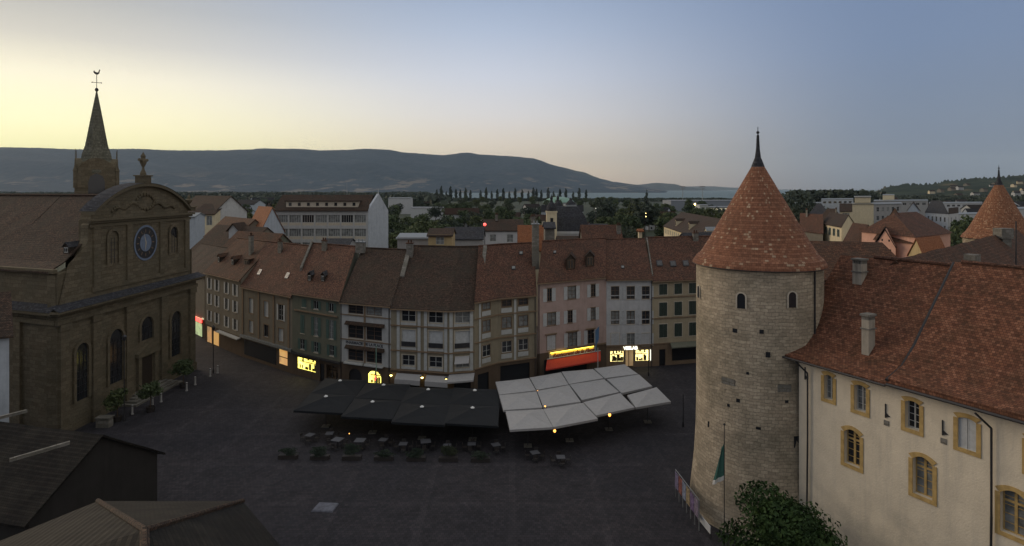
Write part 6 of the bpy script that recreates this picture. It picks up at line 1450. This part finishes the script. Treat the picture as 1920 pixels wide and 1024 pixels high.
# bollards, potted trees, posts
def bollard():
    t = thing('bollard', (0, 0, 0), 'x', 'bollard'); MB().lathe([(.14, 0), (.14, .1), (.10, .14), (.09, .8), (.12, .84), (.12, .9), (.06, .98), (0, 1.0)], 0, 0, 12).build('post', 'grey', t); MB().lathe([(.125, .841), (.13, .87), (.125, .899)], 0, 0, 12).build('band', 'metal_dark', t); return t
bo = (bollard(), [False])
for px, py, lab in ((248, 777, 'white bollard nearest the camera before the church'), (286, 762, 'white bollard below the church portal'), (302, 754, 'white bollard just right of the church portal'), (350, 733, 'white bollard left of the round potted tree'), (366, 722, 'white bollard right of the potted tree'), (394, 706, 'white bollard at the foot of the thin lamp post'), (408, 700, 'white bollard farthest along the row before the houses')):
    Y = GY(py); x, y = XY(px, Y); place(bo[0], bo[1], (x, y, 0), 0, 1.15, lab, 'white bollards before the church')
for i, (px, py, w, lab) in enumerate(((344, 727, 3.4, 'round clipped tree in a pot at the church corner'), (282, 772, 2.6, 'clipped tree in a pot below the church portal'), (220, 790, 2.6, 'clipped tree in a pot left of the portal'))):
    Y = GY(py); x, y = XY(px, Y); t = thing('potted_tree', (x, y, 0), lab, 'tree', 'potted trees before the church'); c = crown_mesh(120 + i, w, 3.4, .16, 1400, 'leaf'); b_ = MB()
    for f_ in c.f: b_.face([Vector((p.x + x, p.y + y, p.z * .95 + .5)) for p in [c.v[k] for k in f_]])
    b_.build('crown', 'leaf', t); MB().tube((x, y, .5), (x, y, 2.2), .06).build('trunk', 'bark', t); MB().lathe([(.0, .01), (.4, .01), (.5, .6), (.44, .6), (.42, .5), (0, .5)], x, y, 14).build('pot', 'plastic_dark', t)
for i, (px, py, top, lab, hd) in enumerate(((233, 790, 640, 'thin dark street lamp standing before the left part of the church', 1), (400, 700, 620, 'thin dark street lamp before the orange lit doorway', 1), (1216, 705, 652, 'thin dark post in front of the right optician window', 0), (1121, 706, 652, 'thin white post beside the right end of the red awning', 0), (1281, 800, 740, 'thin dark post on the empty paving left of the big tower', 0))):
    Y = GY(py); x, y = XY(px, Y); z = ZZ(top, Y); t = thing('street_lamp' if hd else 'post', (x, y, 0), lab, 'lamp' if hd else 'post'); MB().lathe([(.12, 0), (.12, .5), (.06, .6), (.045, z)], x, y, 10).build('pole', 'trim_white' if i == 3 else 'metal_dark', t)
    if hd: MB().lathe([(.05, z), (.2, z + .15), (.24, z + .5), (.28, z + .52), (.05, z + .75), (0, z + .8)], x, y, 10).build('lamp_head', 'metal_dark', t)
x, y = XY(610, GY(952)); t = thing('stone_slab', (x, y, 0), 'pale squarish stone slab lying on the dark empty paving', 'slab')
MB().hexa([(x - .95, y - .62, .004), (x + .8, y - .75, .004), (x + .95, y + .6, .004), (x - .75, y + .72, .004)], [(x - .9, y - .58, .1), (x + .76, y - .7, .1), (x + .9, y + .56, .1), (x - .7, y + .68, .1)]).build('slab', 'slab_stone', t)
# pale stone block beside the church lamp
x, y = XY(196, GY(800)); t = thing('stone_block', (x, y, 0), 'pale stone block with a dark top at the left foot of the church', 'block'); MB().box(x - .7, x + .7, y - .4, y + .4, 0, 1.0).build('block', 'stone_grey', t); MB().box(x - .8, x + .8, y - .5, y + .5, 1.002, 1.1).build('top_slab', 'stone_grey', t)
# flag at the tower foot
x, y = XY(1358, 42.6); t = thing('flag', (x, y, 0), 'green and white flag on a thin pole before the round tower', 'flag')
MB().tube((x, y, 0), (x, y, ZZ(797, 42.6)), .03, n=6).ball((x, y, ZZ(796, 42.6)), .08, 8, 5).build('pole', 'metal_dark', t)
q = MB(); qw = MB(); z1 = ZZ(832, 42.6); z0 = ZZ(900, 42.6)
for i in range(7):
    for j in range(8):
        def fp(i, j): k = j / 8; wd = .2 + .6 * k; return (x - .02 - wd * i / 7, y + .10 * math.sin(i * 1.6 + j * .3) * (i / 7), z1 + (z0 - z1) * k - .05 * i)
        (q if j < 7 else qw).face([fp(i, j), fp(i + 1, j), fp(i + 1, j + 1), fp(i, j + 1)])
q.build('cloth', 'green_cloth', t); qw.build('white_hem', 'white_cloth', t)
# hoarding with posters, leaning barrier
p0 = Vector(XY(1266, GY(932))); p1 = Vector(XY(1310, GY(995)))
hf = Fac((p0.x, p0.y), (p1.x, p1.y)); t = thing('poster_stand', (p0.x, p0.y, 0), 'long stand of colourful picture panels left of the round tower', 'display')
cols = [('poster_a', (.25, .22, .35)), ('poster_b', (.35, .14, .12)), ('poster_c', (.30, .34, .45)), ('poster_d', (.40, .32, .20)), ('poster_e', (.22, .16, .30)), ('poster_f', (.30, .25, .34))]
for k, (n_, c_) in enumerate(cols):
    M[n_] = paint(n_, tuple(v * .6 for v in c_), .6, .6, 5); s0_ = hf.L * k / 6 + .06; s1_ = hf.L * (k + 1) / 6 - .06
    MB().fbox(hf, s0_, s1_, -.04, .0, .9, 2.2).build('picture_panel', n_, t)
q = MB(); 
for k in range(7): q.fbox(hf, max(0, hf.L * k / 6 - .04), hf.L * k / 6 + .04, .002, .06, .004, 2.3)
q.fbox(hf, 0, hf.L, .004, .05, 2.301, 2.36); q.build('frame', 'metal_grey', t)
p0 = Vector(XY(1309, GY(962, .9))); p1 = Vector(XY(1332, GY(990, .9)))
bf = Fac((p0.x, p0.y), (p1.x, p1.y)); t = thing('barrier', (p0.x, p0.y, 0), 'low pale barrier board at the end of the picture panels', 'barrier'); MB().fbox(bf, 0, bf.L, -.03, .03, .45, 1.0).build('board', 'palegrey', t)
for s in (.1, bf.L - .1): MB().fbox(bf, s - .04, s + .04, .032, .09, .004, .95).build('post', 'metal_dark', t)
# near tree at lower right
t = thing('leafy_tree', (15.6, 36.5, 0), 'dense green leafy tree at the foot of the white castle wall', 'tree')
c = crown_mesh(201, 8.4, 8.0, .13, 19000, 'leaf_near', z0=.1); b_ = MB()
for f_ in c.f: b_.face([Vector((p.x + 17.1, p.y + 36.5, p.z * 1.03)) for p in [c.v[k] for k in f_]])
b_.build('crown', 'leaf_near', t); MB().tube((17, 36.5, 0), (17, 36.5, 4), .2, .12).tube((17, 36.5, 3), (18.5, 36, 5.6), .08, .03).tube((17, 36.5, 2.8), (15.6, 36.8, 5.2), .08, .03).build('trunk', 'bark', t)
# ------------------------------------------------------------------ foreground roofs at the lower left
EF = Fac((-48.5, 50.5), (-43.35, 52.6), (-.66, .75)); t = thing('side_house', (-48.5, 50.5, 0), 'pale blue grey house wall at the left edge of the view', 'house')
hs = [(1.2, 2.2, 8.4, 10.4), (1.2, 2.2, 4.6, 6.6)]
w = wall_holes(EF, -14, EF.L, 0, 13.6, [(s0_ - 0, s1_ - 0, a_, b_) for s0_, s1_, a_, b_ in hs], depth=.2); w.face([EF.W(EF.L, 0, 0), EF.W(EF.L, 9, 0), EF.W(EF.L, 9, 13.6), EF.W(EF.L, 4.5, 16.5), EF.W(EF.L, 0, 13.6)]); w.build('wall', 'bluegrey', t)
for h in hs: window(EF, t, h)
roof_strip(EF, [(-.5, 13.4), (4.5, 16.6), (9.5, 13.4)], -14, EF.L + .3).build('roof', 'tile_dark', t)
# dark roofed range with two bright verge caps
NF = Fac((-52, 44.0), (-30.5, 38.5)); t = thing('near_house', (-52, 44, 0), 'dark low roofed house at the lower left with two pale parapet caps', 'house')
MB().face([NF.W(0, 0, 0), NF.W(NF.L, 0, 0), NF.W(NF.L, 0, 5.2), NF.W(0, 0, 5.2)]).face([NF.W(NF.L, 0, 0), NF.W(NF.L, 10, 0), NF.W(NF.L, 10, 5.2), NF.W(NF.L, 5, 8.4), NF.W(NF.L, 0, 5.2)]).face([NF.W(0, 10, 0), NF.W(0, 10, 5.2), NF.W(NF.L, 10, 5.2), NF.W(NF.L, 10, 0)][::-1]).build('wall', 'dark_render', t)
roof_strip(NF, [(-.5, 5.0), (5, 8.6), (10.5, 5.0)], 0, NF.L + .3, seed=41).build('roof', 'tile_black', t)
def cap(px0, py0, px1, py1, Y0, Y1):
    a = Vector((*XY(px0, Y0), ZZ(py0, Y0))); b = Vector((*XY(px1, Y1), ZZ(py1, Y1))); d = Vector((0, 0, .14)); s = (b - a).cross(d).normalized() * .08
    MB().hexa([a - s - d * 1.2, a + s - d * 1.2, b + s - d * 1.2, b - s - d * 1.2], [a - s, a + s, b + s, b - s]).build('parapet', 'stone_grey', t)
    s *= 1.2; MB().hexa([a - s + d * .01, a + s + d * .01, b + s + d * .01, b - s + d * .01], [a - s + d * .25, a + s + d * .25, b + s + d * .25, b - s + d * .25]).build('parapet_cap', 'stone_grey', t)
cap(-30, 789, 50, 769, 41, 43.5); cap(18, 861, 131, 828, 37.5, 39.5)
# hipped roof close below the camera
t = thing('near_house', (-18.4, 27.4, 0), 'nearest hipped tile roof below the camera at the lower left', 'house')
C1, C2, AP, RE = Vector((-18.6, 27.4, 12)), Vector((-12.1, 27.4, 12)), Vector((-11.2, 18.6, 15.6)), Vector((-3.5, 6.0, 15.6)); BR = Vector((-5.0, 22.5, 10.5)); 
C3 = Vector((4.0, 9.0, 12)); C0 = Vector((-24, 18, 12)); C00 = Vector((-12, 0, 12))
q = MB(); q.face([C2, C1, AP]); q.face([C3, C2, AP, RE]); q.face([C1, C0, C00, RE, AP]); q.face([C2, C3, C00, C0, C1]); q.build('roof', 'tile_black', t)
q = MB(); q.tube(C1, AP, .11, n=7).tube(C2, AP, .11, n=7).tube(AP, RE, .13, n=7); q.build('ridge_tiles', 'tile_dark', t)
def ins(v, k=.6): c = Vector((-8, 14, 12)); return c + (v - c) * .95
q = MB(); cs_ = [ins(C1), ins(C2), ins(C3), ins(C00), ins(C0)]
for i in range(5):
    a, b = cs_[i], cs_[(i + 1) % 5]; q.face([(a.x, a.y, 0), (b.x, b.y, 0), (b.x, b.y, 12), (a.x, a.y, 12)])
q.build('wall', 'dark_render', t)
# ------------------------------------------------------------------ haze of the evening air
hm = bpy.data.materials.new('haze'); hm.use_nodes = True; hn = hm.node_tree.nodes; hn.remove(hn['Principled BSDF'])
pv = hn.new('ShaderNodeVolumePrincipled'); pv.inputs['Color'].default_value = (.66, .83, 1, 1); pv.inputs['Density'].default_value = 2.6e-5; pv.inputs['Anisotropy'].default_value = .0
hm.node_tree.links.new(pv.outputs[0], hn['Material Output'].inputs['Volume']); M['haze'] = hm
tag(MB().box(-21000, 21000, -100, 24000, -2, 1300).build('haze', 'haze'), 'thin bluish evening haze over the whole town and lake', 'haze', None, 'stuff')
